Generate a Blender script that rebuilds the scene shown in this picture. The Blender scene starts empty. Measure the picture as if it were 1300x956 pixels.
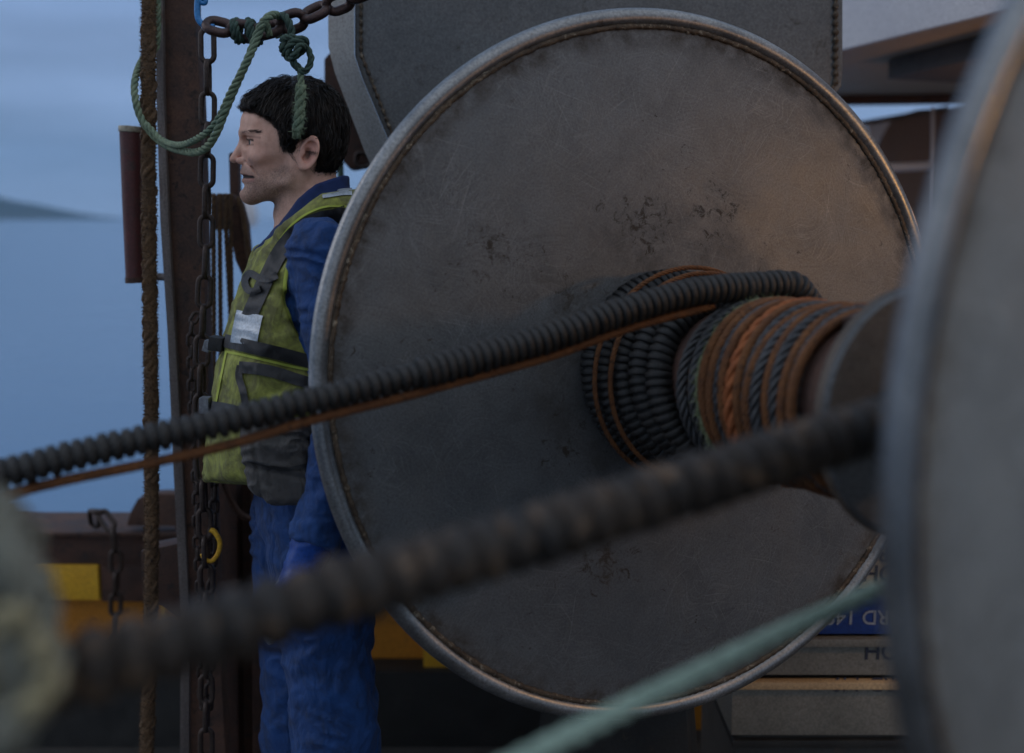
import bpy, bmesh, math, random
import numpy as np
from mathutils import Vector, Matrix, noise as mnoise

random.seed(7)
RNG = np.random.default_rng(7)
SC = bpy.context.scene
COL = SC.collection
PI = math.pi

# ------------------------------------------------------------------ camera
EYE = 1.52
PITCH = math.radians(-7.0)
FPX = 1263.9                       # focal length in photo pixels (1300 wide)
cam_d = bpy.data.cameras.new('camera')
cam_d.sensor_width = 36.0
cam_d.lens = 35.0
cam_d.shift_y = -45.0 / 1300.0
cam_d.clip_start = 0.02
cam_d.clip_end = 30000.0
cam_d.dof.use_dof = True
cam_d.dof.focus_distance = 1.72
cam_d.dof.aperture_fstop = 1.75
cam_d.dof.aperture_blades = 9
cam = bpy.data.objects.new('camera', cam_d)
COL.objects.link(cam)
cam.location = (0, 0, EYE)
cam.rotation_euler = (PI / 2 + PITCH, 0, 0)
SC.camera = cam

# ------------------------------------------------------------------ sky, sun, exposure
world = bpy.data.worlds.new('World')
SC.world = world
world.use_nodes = True
wn, wl = world.node_tree.nodes, world.node_tree.links
wn.clear()
SUN_EL, SUN_AZ = math.radians(6.0), math.radians(-84.0)   # low in the west, ahead and to the left
w_out = wn.new('ShaderNodeOutputWorld')
w_bg = wn.new('ShaderNodeBackground')
w_sky = wn.new('ShaderNodeTexSky')
w_sky.sky_type = 'NISHITA'
w_sky.sun_disc = False
w_sky.sun_elevation = SUN_EL
w_sky.sun_rotation = SUN_AZ
w_sky.dust_density = 2.0
w_tc = wn.new('ShaderNodeTexCoord')
w_sep = wn.new('ShaderNodeSeparateXYZ')
wl.new(w_tc.outputs['Generated'], w_sep.inputs[0])
w_ramp = wn.new('ShaderNodeValToRGB')
w_ramp.color_ramp.elements[0].position = 0.0
w_ramp.color_ramp.elements[0].color = (2.72, 3.82, 5.95, 1)
w_ramp.color_ramp.elements[1].position = 0.75
w_ramp.color_ramp.elements[1].color = (2.1, 2.95, 4.4, 1)
e = w_ramp.color_ramp.elements.new(0.16); e.color = (2.02, 2.88, 4.7, 1)
e = w_ramp.color_ramp.elements.new(0.30); e.color = (1.5, 2.5, 4.5, 1)
wl.new(w_sep.outputs['Z'], w_ramp.inputs[0])
# the evening cloud deck: soft streaks
w_map = wn.new('ShaderNodeMapping'); w_map.inputs['Scale'].default_value = (1.6, 1.6, 9.0)
wl.new(w_tc.outputs['Generated'], w_map.inputs[0])
w_noi = wn.new('ShaderNodeTexNoise')
w_noi.inputs['Scale'].default_value = 2.2; w_noi.inputs['Detail'].default_value = 5.0
wl.new(w_map.outputs[0], w_noi.inputs[0])
w_nr = wn.new('ShaderNodeMapRange')
w_nr.inputs[1].default_value = 0.3; w_nr.inputs[2].default_value = 0.7
w_nr.inputs[3].default_value = 0.76; w_nr.inputs[4].default_value = 1.18
wl.new(w_noi.outputs[0], w_nr.inputs[0])
# afterglow ahead and left, night coming up behind the camera
w_dot = wn.new('ShaderNodeVectorMath'); w_dot.operation = 'DOT_PRODUCT'
wl.new(w_tc.outputs['Generated'], w_dot.inputs[0])
w_dot.inputs[1].default_value = (-0.62, 0.78, 0.0)
w_dr = wn.new('ShaderNodeMapRange'); w_dr.interpolation_type = 'SMOOTHSTEP'
w_dr.inputs[1].default_value = -0.9; w_dr.inputs[2].default_value = 0.65
w_dr.inputs[3].default_value = 1.75; w_dr.inputs[4].default_value = 1.0
wl.new(w_dot.outputs['Value'], w_dr.inputs[0])
# low behind the camera the land and the boat's own house keep the sky darker than overhead
w_el = wn.new('ShaderNodeMapRange')
w_el.inputs[1].default_value = -0.1; w_el.inputs[2].default_value = 0.75
w_el.inputs[3].default_value = 1.15; w_el.inputs[4].default_value = 2.5
wl.new(w_sep.outputs['Z'], w_el.inputs[0])
wl.new(w_el.outputs[0], w_dr.inputs[3])
w_m1 = wn.new('ShaderNodeMath'); w_m1.operation = 'MULTIPLY'
wl.new(w_nr.outputs[0], w_m1.inputs[0]); wl.new(w_dr.outputs[0], w_m1.inputs[1])
w_sc = wn.new('ShaderNodeVectorMath'); w_sc.operation = 'SCALE'
wl.new(w_ramp.outputs[0], w_sc.inputs[0]); wl.new(w_m1.outputs[0], w_sc.inputs['Scale'])
w_mix = wn.new('ShaderNodeMix'); w_mix.data_type = 'RGBA'
w_mix.inputs[0].default_value = 0.02
# the overcast behind is grey rather than blue
w_gr = wn.new('ShaderNodeMapRange'); w_gr.interpolation_type = 'SMOOTHSTEP'
w_gr.inputs[1].default_value = -0.7; w_gr.inputs[2].default_value = 0.8
w_gr.inputs[3].default_value = 0.80; w_gr.inputs[4].default_value = 0.0
wl.new(w_dot.outputs['Value'], w_gr.inputs[0])
w_bw = wn.new('ShaderNodeRGBToBW'); wl.new(w_sc.outputs[0], w_bw.inputs[0])
w_tint = wn.new('ShaderNodeMix'); w_tint.data_type = 'RGBA'
wl.new(w_gr.outputs[0], w_tint.inputs[0]); wl.new(w_sc.outputs[0], w_tint.inputs[6]); wl.new(w_bw.outputs[0], w_tint.inputs[7])
wl.new(w_tint.outputs[2], w_mix.inputs[6]); wl.new(w_sky.outputs[0], w_mix.inputs[7])
wl.new(w_mix.outputs[2], w_bg.inputs[0])
w_bg.inputs[1].default_value = 0.10
wl.new(w_bg.outputs[0], w_out.inputs[0])

sun_d = bpy.data.lights.new('dusk_sun', 'SUN')
sun_d.energy = 0.5
sun_d.angle = math.radians(40)
sun_d.color = (1.0, 0.93, 0.88)
sun = bpy.data.objects.new('dusk_sun', sun_d)
COL.objects.link(sun)
_sd = Vector((math.sin(SUN_AZ) * math.cos(SUN_EL + .35), math.cos(SUN_AZ) * math.cos(SUN_EL + .35), math.sin(SUN_EL + .35)))
sun.rotation_euler = _sd.to_track_quat('Z', 'Y').to_euler()

SC.view_settings.view_transform = 'Standard'
SC.view_settings.look = 'None'
SC.view_settings.exposure = 0.45
SC.view_settings.gamma = 1.0
SC.view_settings.use_curve_mapping = False
SC.render.engine = 'CYCLES'
SC.cycles.use_denoising = True
SC.cycles.max_bounces = 6
SC.cycles.diffuse_bounces = 3
SC.cycles.glossy_bounces = 3
SC.cycles.volume_bounces = 0
SC.cycles.sample_clamp_indirect = 4.0

# ------------------------------------------------------------------ helpers
def W(px, py, y):
    """photo pixel -> world point on that sight line at world distance y ahead"""
    a = (px - 650.0) / FPX; b = -(py - 433.0) / FPX
    dx, dy, dz = a, math.cos(PITCH) - b * math.sin(PITCH), math.sin(PITCH) + b * math.cos(PITCH)
    k = y / dy
    return Vector((dx * k, y, EYE + dz * k))

def Wnp(px, py, y):
    a = (px - 650.0) / FPX; b = -(py - 433.0) / FPX
    dy = math.cos(PITCH) - b * math.sin(PITCH); dz = math.sin(PITCH) + b * math.cos(PITCH)
    k = y / dy
    return np.stack([a * k, y + 0 * k, EYE + dz * k], -1)

def obj(name, mesh, mat, parent=None, smooth=True, mw=None):
    o = bpy.data.objects.new(name, mesh)
    COL.objects.link(o)
    if mat is not None and len(mesh.materials) == 0:
        mesh.materials.append(mat)
    if smooth is True:
        mesh.polygons.foreach_set('use_smooth', [True] * len(mesh.polygons))
    elif smooth:
        mesh.polygons.foreach_set('use_smooth', [True] * len(mesh.polygons))
        mesh.set_sharp_from_angle(angle=math.radians(smooth))
    if mw is not None:
        o.matrix_world = mw
    if parent is not None:
        adopt(o, parent)
    return o

def adopt(o, parent):
    o.parent = parent
    o.matrix_parent_inverse = world_mat(parent).inverted()

def world_mat(o):
    m = Matrix.LocRotScale(o.location, o.rotation_euler, o.scale)
    if o.parent is not None:
        m = world_mat(o.parent) @ o.matrix_parent_inverse @ m
    return m

def thing(name, label, cat, loc=(0, 0, 0), group=None):
    o = bpy.data.objects.new(name, None)
    COL.objects.link(o)
    o.location = loc
    o.empty_display_size = 0.05
    return tag(o, label, cat, group)

def tag(o, label=None, cat=None, group=None, kind=None):
    if label: o['label'] = label
    if cat: o['category'] = cat
    if group: o['group'] = group
    if kind: o['kind'] = kind
    return o

class MB:
    def __init__(s): s.v = []; s.f = []
    def add(s, verts, faces):
        b = len(s.v)
        s.v.extend([tuple(p) for p in verts])
        s.f.extend([tuple(i + b for i in f) for f in faces])
    def mesh(s, name, fix=True):
        m = bpy.data.meshes.new(name)
        m.from_pydata(s.v, [], s.f)
        m.update()
        if fix:
            bm = bmesh.new(); bm.from_mesh(m)
            bmesh.ops.recalc_face_normals(bm, faces=bm.faces)
            bm.to_mesh(m); bm.free()
        return m

def catmull(pts, n=8, closed=False):
    P = [Vector(p) for p in pts]
    out = []
    N = len(P)
    rng = range(N) if closed else range(N - 1)
    for i in rng:
        if closed:
            p0, p1, p2, p3 = P[(i - 1) % N], P[i], P[(i + 1) % N], P[(i + 2) % N]
        else:
            p1, p2 = P[i], P[i + 1]
            p0 = P[i - 1] if i > 0 else p1 * 2 - p2
            p3 = P[i + 2] if i + 2 < N else p2 * 2 - p1
        for k in range(n):
            t = k / n
            out.append(0.5 * ((2 * p1) + (p2 - p0) * t + (2 * p0 - 5 * p1 + 4 * p2 - p3) * t * t + (-p0 + 3 * p1 - 3 * p2 + p3) * t ** 3))
    if not closed:
        out.append(P[-1].copy())
    return out

def resample(path, step):
    d = [0.0]
    for a, b in zip(path, path[1:]):
        d.append(d[-1] + (b - a).length)
    n = max(2, int(round(d[-1] / step)) + 1)
    out = []; j = 0
    for i in range(n):
        t = d[-1] * i / (n - 1)
        while j < len(d) - 2 and d[j + 1] < t: j += 1
        k = (t - d[j]) / max(1e-9, d[j + 1] - d[j])
        out.append(path[j].lerp(path[j + 1], min(1, max(0, k))))
    return out

def frames(path, closed=False):
    n = len(path)
    T = []
    for i in range(n):
        if closed: t = path[(i + 1) % n] - path[i - 1]
        else: t = path[min(n - 1, i + 1)] - path[max(0, i - 1)]
        T.append(t.normalized())
    up = Vector((0, 0, 1)) if abs(T[0].z) < 0.9 else Vector((1, 0, 0))
    N = [(up - T[0] * up.dot(T[0])).normalized()]
    for i in range(1, n):
        v = N[-1] - T[i] * N[-1].dot(T[i])
        N.append(v.normalized())
    return T, N, [T[i].cross(N[i]) for i in range(n)]

def tube(mb, path, r, sides=10, closed=False, cap=True):
    T, N, B = frames(path, closed)
    rings = len(path)
    vs = []
    for i in range(rings):
        rr = r(i / (rings - 1)) if callable(r) else (r[i] if isinstance(r, (list, tuple)) else r)
        for k in range(sides):
            a = 2 * PI * k / sides
            vs.append(path[i] + N[i] * (math.cos(a) * rr) + B[i] * (math.sin(a) * rr))
    fs = []
    for i in range(rings if closed else rings - 1):
        j = (i + 1) % rings
        for k in range(sides):
            k2 = (k + 1) % sides
            fs.append((i * sides + k, i * sides + k2, j * sides + k2, j * sides + k))
    if cap and not closed:
        fs.append(tuple(range(sides))[::-1])
        fs.append(tuple((rings - 1) * sides + k for k in range(sides)))
    mb.add(vs, fs)

def rope(mb, path, r, strands=3, pitch=None, sides=6, step=None, closed=False, jit=0.0):
    """laid rope: helical strands round a path"""
    pitch = pitch or r * 7
    path = resample(path, step or r * 0.55)
    T, N, B = frames(path)
    d = [0.0]
    for a, b in zip(path, path[1:]): d.append(d[-1] + (b - a).length)
    rs = r * (0.50 if strands == 3 else 0.40)
    ro = r - rs
    for s in range(strands):
        pp = []
        for i, p in enumerate(path):
            a = 2 * PI * (d[i] / pitch + s / strands)
            j = 1 + jit * mnoise.noise(Vector((d[i] * 60, s * 9.1, r * 1000)))
            pp.append(p + (N[i] * math.cos(a) + B[i] * math.sin(a)) * ro * j)
        tube(mb, pp, rs, sides)

def fuzz(mb, path, r, count, length, width=0.0006):
    path = resample(path, r * 0.5)
    T, N, B = frames(path)
    n = len(path)
    for _ in range(count):
        i = random.randrange(n)
        a = random.random() * 2 * PI
        rad = N[i] * math.cos(a) + B[i] * math.sin(a)
        tan = T[i].cross(rad)
        dr = (rad * random.uniform(.25, 1.0) + T[i] * random.uniform(-.8, .8) + tan * random.uniform(-.7, .7)).normalized()
        L = length * random.uniform(.4, 1.3)
        p = path[i] + rad * r * 0.9
        sd = dr.cross(rad)
        sd = sd.normalized() * width if sd.length > 1e-6 else tan * width
        q = p + dr * L * .6
        e2 = p + dr * L + T[i] * random.uniform(-.4, .4) * L
        mb.add([p - sd, p + sd, q + sd * .7, q - sd * .7, e2], [(0, 1, 2, 3), (3, 2, 4)])

def box_pts(mb, c, sx, sy, sz):
    x, y, z = c
    vs = [(x + a * sx / 2, y + b * sy / 2, z + d * sz / 2) for a in (-1, 1) for b in (-1, 1) for d in (-1, 1)]
    mb.add(vs, [(0, 1, 3, 2), (4, 6, 7, 5), (0, 4, 5, 1), (2, 3, 7, 6), (0, 2, 6, 4), (1, 5, 7, 3)])

def prism(mb, front, vec):
    n = len(front)
    vs = [Vector(p) for p in front] + [Vector(p) + Vector(vec) for p in front]
    fs = [tuple(range(n)), tuple(range(n, 2 * n))[::-1]]
    for i in range(n):
        j = (i + 1) % n
        fs.append((i, j, n + j, n + i))
    mb.add(vs, fs)

def bevel(mesh, w, seg=2):
    bm = bmesh.new(); bm.from_mesh(mesh)
    bmesh.ops.remove_doubles(bm, verts=bm.verts, dist=1e-6)
    ed = [e for e in bm.edges if len(e.link_faces) == 2 and e.calc_face_angle(0) > 0.5]
    bmesh.ops.bevel(bm, geom=ed, offset=w, segments=seg, affect='EDGES', profile=.7, clamp_overlap=True)
    bmesh.ops.recalc_face_normals(bm, faces=bm.faces)
    bm.to_mesh(mesh); bm.free()
    return mesh

def lathe(mb, prof, seg, M, jitter=None):
    """prof: (radius, height) pairs turned about local z of matrix M"""
    vs = []; n = len(prof)
    for k in range(seg):
        a = 2 * PI * k / seg
        for (r, h) in prof:
            vs.append(M @ Vector((r * math.cos(a), r * math.sin(a), h)))
    fs = []
    for k in range(seg):
        k2 = (k + 1) % seg
        for i in range(n - 1):
            fs.append((k * n + i, k2 * n + i, k2 * n + i + 1, k * n + i + 1))
    mb.add(vs, fs)

# ------------------------------------------------------------------ materials
def newmat(name):
    m = bpy.data.materials.new(name); m.use_nodes = True
    nt = m.node_tree
    return m, nt.nodes, nt.links, nt.nodes['Principled BSDF']

def nz(N, L, coord, scale, detail=4, rough=.55, stretch=None, dist=0.0):
    if stretch:
        mp = N.new('ShaderNodeMapping'); mp.inputs['Scale'].default_value = stretch
        L.new(coord, mp.inputs[0]); coord = mp.outputs[0]
    t = N.new('ShaderNodeTexNoise')
    t.inputs['Scale'].default_value = scale; t.inputs['Detail'].default_value = detail
    t.inputs['Roughness'].default_value = rough; t.inputs['Distortion'].default_value = dist
    L.new(coord, t.inputs['Vector'])
    return t.outputs[0]

def rng(N, L, v, a, b, c=0.0, d=1.0):
    m = N.new('ShaderNodeMapRange')
    m.inputs[1].default_value = a; m.inputs[2].default_value = b; m.inputs[3].default_value = c; m.inputs[4].default_value = d
    L.new(v, m.inputs[0])
    return m.outputs[0]

def mixc(N, L, fac, a, b):
    m = N.new('ShaderNodeMix'); m.data_type = 'RGBA'
    if isinstance(fac, (int, float)): m.inputs[0].default_value = fac
    else: L.new(fac, m.inputs[0])
    for i, c in ((6, a), (7, b)):
        if isinstance(c, tuple): m.inputs[i].default_value = (*c, 1)
        else: L.new(c, m.inputs[i])
    return m.outputs[2]

def mth(N, L, op, a, b=None):
    m = N.new('ShaderNodeMath'); m.operation = op
    for i, c in ((0, a), (1, b)):
        if c is None: continue
        if isinstance(c, (int, float)): m.inputs[i].default_value = c
        else: L.new(c, m.inputs[i])
    return m.outputs[0]

def worn(name, base, alt, spot=None, scale=14, rough=.7, metal=0.0, bump=.25, bscale=90, spotamt=.55, stretch=None, rough2=None, bdist=.002, fine=220):
    """weathered surface: two tones by broad noise, optional third as spots, bump grain"""
    m, N, L, P = newmat(name)
    co = N.new('ShaderNodeTexCoord').outputs['Object']
    n1 = nz(N, L, co, scale, 6, .6, stretch)
    c = mixc(N, L, rng(N, L, n1, .34, .66), base, alt)
    if spot:
        n2 = nz(N, L, co, scale * 2.7, 8, .7, stretch, .6)
        c = mixc(N, L, rng(N, L, n2, spotamt, spotamt + .1), c, spot)
    n4 = nz(N, L, co, fine, 3, .6)
    c2 = N.new('ShaderNodeMix'); c2.data_type = 'RGBA'; c2.blend_type = 'MULTIPLY'; c2.inputs[0].default_value = 1.0
    L.new(c, c2.inputs[6])
    g = N.new('ShaderNodeCombineColor')
    gv = rng(N, L, n4, .3, .7, .72, 1.25)
    for i in range(3): L.new(gv, g.inputs[i])
    L.new(g.outputs[0], c2.inputs[7])
    L.new(c2.outputs[2], P.inputs['Base Color'])
    P.inputs['Metallic'].default_value = metal
    L.new(rng(N, L, n1, .3, .7, rough - .09, (rough2 or rough) + .09), P.inputs['Roughness'])
    b = N.new('ShaderNodeBump'); b.inputs['Strength'].default_value = bump; b.inputs['Distance'].default_value = bdist
    L.new(nz(N, L, co, bscale, 6, .65), b.inputs['Height'])
    L.new(b.outputs[0], P.inputs['Normal'])
    return m

def cloth(name, base, alt, dirt, weave=900, fold=9.0, fold_str=.5, dirtamt=.56, rough=.85):
    m, N, L, P = newmat(name)
    co = N.new('ShaderNodeTexCoord').outputs['Object']
    n1 = nz(N, L, co, 9, 5, .6)
    n2 = nz(N, L, co, 22, 9, .72, None, .5)
    n3 = nz(N, L, co, 60, 8, .7, (1, 1, .35))
    c = mixc(N, L, rng(N, L, n1, .35, .65), base, alt)
    c = mixc(N, L, mth(N, L, 'MULTIPLY', rng(N, L, n2, dirtamt - .1, dirtamt + .14), .8), c, dirt)
    c = mixc(N, L, mth(N, L, 'MULTIPLY', rng(N, L, n3, .56, .72), .6), c, dirt)
    L.new(c, P.inputs['Base Color'])
    P.inputs['Roughness'].default_value = rough
    P.inputs['Sheen Weight'].default_value = .02
    f = nz(N, L, co, fold, 3, .5, (1, 1, .5), 1.2)
    f2 = nz(N, L, co, fold * 3.2, 3, .5, (1, 1, .6), .8)
    wv = nz(N, L, co, weave, 2, .5)
    b0 = N.new('ShaderNodeBump'); b0.inputs['Strength'].default_value = fold_str; b0.inputs['Distance'].default_value = .02
    L.new(f, b0.inputs['Height'])
    b1 = N.new('ShaderNodeBump'); b1.inputs['Strength'].default_value = fold_str * .7; b1.inputs['Distance'].default_value = .006
    L.new(f2, b1.inputs['Height']); L.new(b0.outputs[0], b1.inputs['Normal'])
    b2 = N.new('ShaderNodeBump'); b2.inputs['Strength'].default_value = .35; b2.inputs['Distance'].default_value = .0006
    L.new(wv, b2.inputs['Height']); L.new(b1.outputs[0], b2.inputs['Normal'])
    L.new(b2.outputs[0], P.inputs['Normal'])
    return m

def plate_mat(name, dark, light, rust, hub_r, rim_r, metal=.55, grease=()):
    """dull scratched steel disc; object z is the disc axis, so wear and stains can follow the radius"""
    m, N, L, P = newmat(name)
    co = N.new('ShaderNodeTexCoord').outputs['Object']
    sp = N.new('ShaderNodeSeparateXYZ'); L.new(co, sp.inputs[0])
    ln = N.new('ShaderNodeVectorMath'); ln.operation = 'LENGTH'
    cx = N.new('ShaderNodeCombineXYZ'); L.new(sp.outputs[0], cx.inputs[0]); L.new(sp.outputs[1], cx.inputs[1])
    L.new(cx.outputs[0], ln.inputs[0]); R = ln.outputs['Value']
    broad = nz(N, L, co, 3.2, 6, .62, None, .4)
    blot = nz(N, L, co, 11, 9, .7, None, .3)
    fine = nz(N, L, co, 160, 4, .7)
    c = mixc(N, L, rng(N, L, broad, .25, .75), dark, light)
    c = mixc(N, L, mth(N, L, 'MULTIPLY', rng(N, L, blot, .45, .68), .42), c, tuple(v * .5 for v in dark))
    # long fine scratches in several directions
    sc = None
    for k, (ang, st, th) in enumerate(((.3, 7, .63), (1.15, 9, .645), (2.2, 6, .64), (-.5, 10, .65), (1.9, 5, .655))):
        mp = N.new('ShaderNodeMapping'); mp.inputs['Scale'].default_value = (st, 330, 1)
        mp.inputs['Location'].default_value = (k * 3.7, k * 1.9, 0)
        wob = N.new('ShaderNodeVectorMath'); wob.operation = 'MULTIPLY_ADD'
        nv = N.new('ShaderNodeTexNoise'); nv.inputs['Scale'].default_value = 4; L.new(co, nv.inputs['Vector'])
        L.new(nv.outputs['Color'], wob.inputs[0]); wob.inputs[1].default_value = (.14, .14, 0); L.new(co, wob.inputs[2])
        nv.inputs['Scale'].default_value = 2.2
        rt = N.new('ShaderNodeMapping'); rt.inputs['Rotation'].default_value = (0, 0, ang); L.new(wob.outputs[0], rt.inputs[0])
        L.new(rt.outputs[0], mp.inputs[0])
        t = N.new('ShaderNodeTexNoise'); t.inputs['Scale'].default_value = 1.0; t.inputs['Detail'].default_value = 2
        L.new(mp.outputs[0], t.inputs['Vector'])
        v = rng(N, L, t.outputs[0], th, th + .07)
        sc = v if sc is None else mth(N, L, 'MAXIMUM', sc, v)
    gate = rng(N, L, nz(N, L, co, 6, 4), .36, .56)
    # brushed arcs left by the grinder: fine lines that turn from patch to patch
    for k, ang in enumerate((.2, .9, 1.7, 2.5)):
        wob = N.new('ShaderNodeVectorMath'); wob.operation = 'MULTIPLY_ADD'
        nv = N.new('ShaderNodeTexNoise'); nv.inputs['Scale'].default_value = 3.1 + .6 * k; L.new(co, nv.inputs['Vector'])
        L.new(nv.outputs['Color'], wob.inputs[0]); wob.inputs[1].default_value = (.3, .3, 0); L.new(co, wob.inputs[2])
        rt = N.new('ShaderNodeMapping'); rt.inputs['Rotation'].default_value = (0, 0, ang); L.new(wob.outputs[0], rt.inputs[0])
        mp = N.new('ShaderNodeMapping'); mp.inputs['Scale'].default_value = (12, 420, 1); mp.inputs['Location'].default_value = (k * 5.3, k * 2.1, 0); L.new(rt.outputs[0], mp.inputs[0])
        t = N.new('ShaderNodeTexNoise'); t.inputs['Scale'].default_value = 1.0; t.inputs['Detail'].default_value = 3; L.new(mp.outputs[0], t.inputs['Vector'])
        pg = rng(N, L, nz(N, L, co, 4.0 + k, 2), .46, .60)
        br = mth(N, L, 'MULTIPLY', rng(N, L, t.outputs[0], .50, .66), pg)
        c = mixc(N, L, mth(N, L, 'MULTIPLY', br, .38), c, tuple(min(1, v * 1.35) for v in light) if k % 2 else tuple(v * .55 for v in dark))
    sc = mth(N, L, 'MULTIPLY', sc, gate)
    c = mixc(N, L, mth(N, L, 'MULTIPLY', sc, .34), c, tuple(min(1, v * 1.7) for v in light))
    # rust and grease: a ring by the hub, a ring by the weld, scattered flecks
    ring = mth(N, L, 'MULTIPLY', rng(N, L, R, hub_r + .10, hub_r, 0, 1), rng(N, L, blot, .36, .62))
    edge = mth(N, L, 'MULTIPLY', rng(N, L, R, rim_r - .028, rim_r, 0, 1), rng(N, L, nz(N, L, co, 26, 7, .7), .38, .62))
    fleck_n = nz(N, L, co, 75, 8, .75, None, .9)
    fl = mth(N, L, 'MULTIPLY', rng(N, L, fleck_n, .60, .645), rng(N, L, nz(N, L, co, 4.5, 3), .45, .56))
    gsp = None
    for (gx, gy, gr) in grease:
        dv = N.new('ShaderNodeVectorMath'); dv.operation = 'DISTANCE'; L.new(cx.outputs[0], dv.inputs[0]); dv.inputs[1].default_value = (gx, gy, 0)
        v = rng(N, L, dv.outputs['Value'], gr, 0, 0, 1)
        gsp = v if gsp is None else mth(N, L, 'MAXIMUM', gsp, v)
    if gsp is not None:
        gn = nz(N, L, co, 48, 9, .8, None, .7)
        fl = mth(N, L, 'MAXIMUM', fl, rng(N, L, mth(N, L, 'ADD', gn, mth(N, L, 'MULTIPLY', gsp, .17)), .64, .72))
    st = mth(N, L, 'MAXIMUM', mth(N, L, 'MULTIPLY', ring, .6), mth(N, L, 'MAXIMUM', mth(N, L, 'MULTIPLY', edge, .9), fl))
    c = mixc(N, L, st, c, rust)
    wash = mth(N, L, 'MULTIPLY', rng(N, L, nz(N, L, co, 5.5, 7, .65, (1, .45, 1)), .5, .75), .5)
    c = mixc(N, L, wash, c, tuple(.75 * a + .25 * b for a, b in zip(light, (.14, .09, .04))))
    grit = nz(N, L, co, 260, 5, .75)
    gm_ = N.new('ShaderNodeMix'); gm_.data_type = 'RGBA'; gm_.blend_type = 'MULTIPLY'; gm_.inputs[0].default_value = 1.0
    L.new(c, gm_.inputs[6]); L.new(mixc(N, L, rng(N, L, grit, .33, .67), (.74, .74, .74), (1.2, 1.2, 1.2)), gm_.inputs[7])
    c = gm_.outputs[2]
    L.new(c, P.inputs['Base Color'])
    mt = mth(N, L, 'MULTIPLY', mth(N, L, 'SUBTRACT', 1.0, st), metal)
    L.new(mt, P.inputs['Metallic'])
    rg = mth(N, L, 'ADD', rng(N, L, broad, .3, .7, .46, .62), mth(N, L, 'MULTIPLY', st, .25))
    L.new(rg, P.inputs['Roughness'])
    b = N.new('ShaderNodeBump'); b.inputs['Strength'].default_value = .18; b.inputs['Distance'].default_value = .001
    h = mth(N, L, 'SUBTRACT', fine, mth(N, L, 'MULTIPLY', sc, 1.2))
    L.new(h, b.inputs['Height'])
    b2 = N.new('ShaderNodeBump'); b2.inputs['Strength'].default_value = .25; b2.inputs['Distance'].default_value = .012
    L.new(nz(N, L, co, 5, 2), b2.inputs['Height']); L.new(b.outputs[0], b2.inputs['Normal'])
    L.new(b2.outputs[0], P.inputs['Normal'])
    return m

M = {}
M['plate'] = plate_mat('dull steel plate', (.108, .112, .118), (.150, .152, .155), (.030, .021, .014), .20, .545, .55,
                       ((-.04, .235, .14), (-.16, .12, .10), (.10, .25, .10), (-.17, -.10, .11), (-.12, -.30, .12), (-.30, .20, .10)))
M['plate2'] = plate_mat('grey steel plate', (.215, .206, .19), (.30, .288, .265), (.07, .052, .035), .10, .425, .25)
M['rim'] = worn('galvanised pipe', (.17, .174, .178), (.27, .274, .278), (.09, .068, .05), 13, .38, .8, .15, 160, .62)
M['weld'] = worn('rusty weld', (.035, .024, .016), (.10, .07, .045), (.28, .24, .18), 34, .7, .3, .5, 120)
M['housing'] = worn('galvanised sheet', (.09, .091, .093), (.13, .131, .133), (.06, .055, .05), 7, .55, .45, .2, 60, .60)
M['housing_edge'] = worn('lit galvanised edge', (.30, .295, .28), (.40, .39, .37), (.22, .19, .16), 9, .5, .35, .15, 80, .62, (1, 1, .25))  # lighter copy of the sheet, sky light mixed into the tone
M['rubber'] = worn('black rubber', (.008, .0078, .0075), (.020, .019, .018), (.04, .034, .029), 40, .62, 0, .3, 150, .58)
M['rubber_worn'] = worn('worn brown rubber', (.008, .006, .005), (.038, .025, .016), (.13, .078, .042), 17, .7, 0, .3, 120, .53)
M['rustwire'] = worn('rusty wire', (.12, .044, .014), (.20, .080, .026), (.04, .02, .010), 35, .75, .2, .4, 300)
M['greywire'] = worn('grey steel wire', (.030, .031, .034), (.07, .072, .076), (.06, .032, .018), 40, .55, .15, .3, 300, .60)
M['orange_rope'] = worn('orange rope', (.26, .070, .019), (.33, .105, .03), (.11, .04, .016), 45, .8, 0, .4, 300, .62)
M['green_fray'] = worn('frayed green rope', (.13, .17, .09), (.20, .22, .12), (.10, .07, .04), 40, .9, 0, .4, 300)
M['green_rope'] = worn('green rope', (.10, .15, .10), (.20, .245, .155), (.20, .19, .10), 30, .85, 0, .35, 400, .60)
M['dark_green'] = worn('dark green rope', (.022, .050, .040), (.056, .092, .068), (.025, .03, .025), 40, .85, 0, .35, 400)
M['teal'] = worn('pale teal rope', (.24, .33, .265), (.31, .40, .325), (.18, .24, .20), 30, .8, 0, .3, 300)
M['hemp'] = worn('hairy brown rope', (.075, .043, .022), (.13, .075, .038), (.035, .022, .013), 45, .95, 0, .6, 250)
M['rust'] = worn('rusted steel', (.046, .026, .020), (.105, .052, .034), (.020, .014, .012), 15, .75, .15, .5, 70, .55)
M['rust_dark'] = worn('dark rusted steel', (.042, .021, .015), (.085, .040, .027), (.028, .02, .017), 14, .75, .15, .5, 80, .55)
M['rust_lip'] = worn('pale lit steel', (.12, .10, .095), (.18, .15, .135), (.08, .045, .03), 14, .5, .3, .3, 80, .55, (1, 1, .2))  # paler than the rusted steel: sky light put into the colour
M['redpaint'] = worn('flaking red paint', (.085, .018, .016), (.06, .016, .015), (.04, .024, .02), 16, .55, 0, .4, 90, .55)
M['cap'] = worn('weathered brass cap', (.30, .27, .20), (.38, .34, .26), (.16, .11, .07), 30, .5, .3, .3, 120)
M['chain'] = worn('rusty chain', (.030, .021, .018), (.060, .040, .032), (.018, .014, .013), 40, .55, .45, .45, 200, .56)
M['chain_top'] = worn('brown chain', (.040, .023, .021), (.075, .042, .036), (.027, .018, .016), 40, .42, .4, .4, 160, .58)
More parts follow.
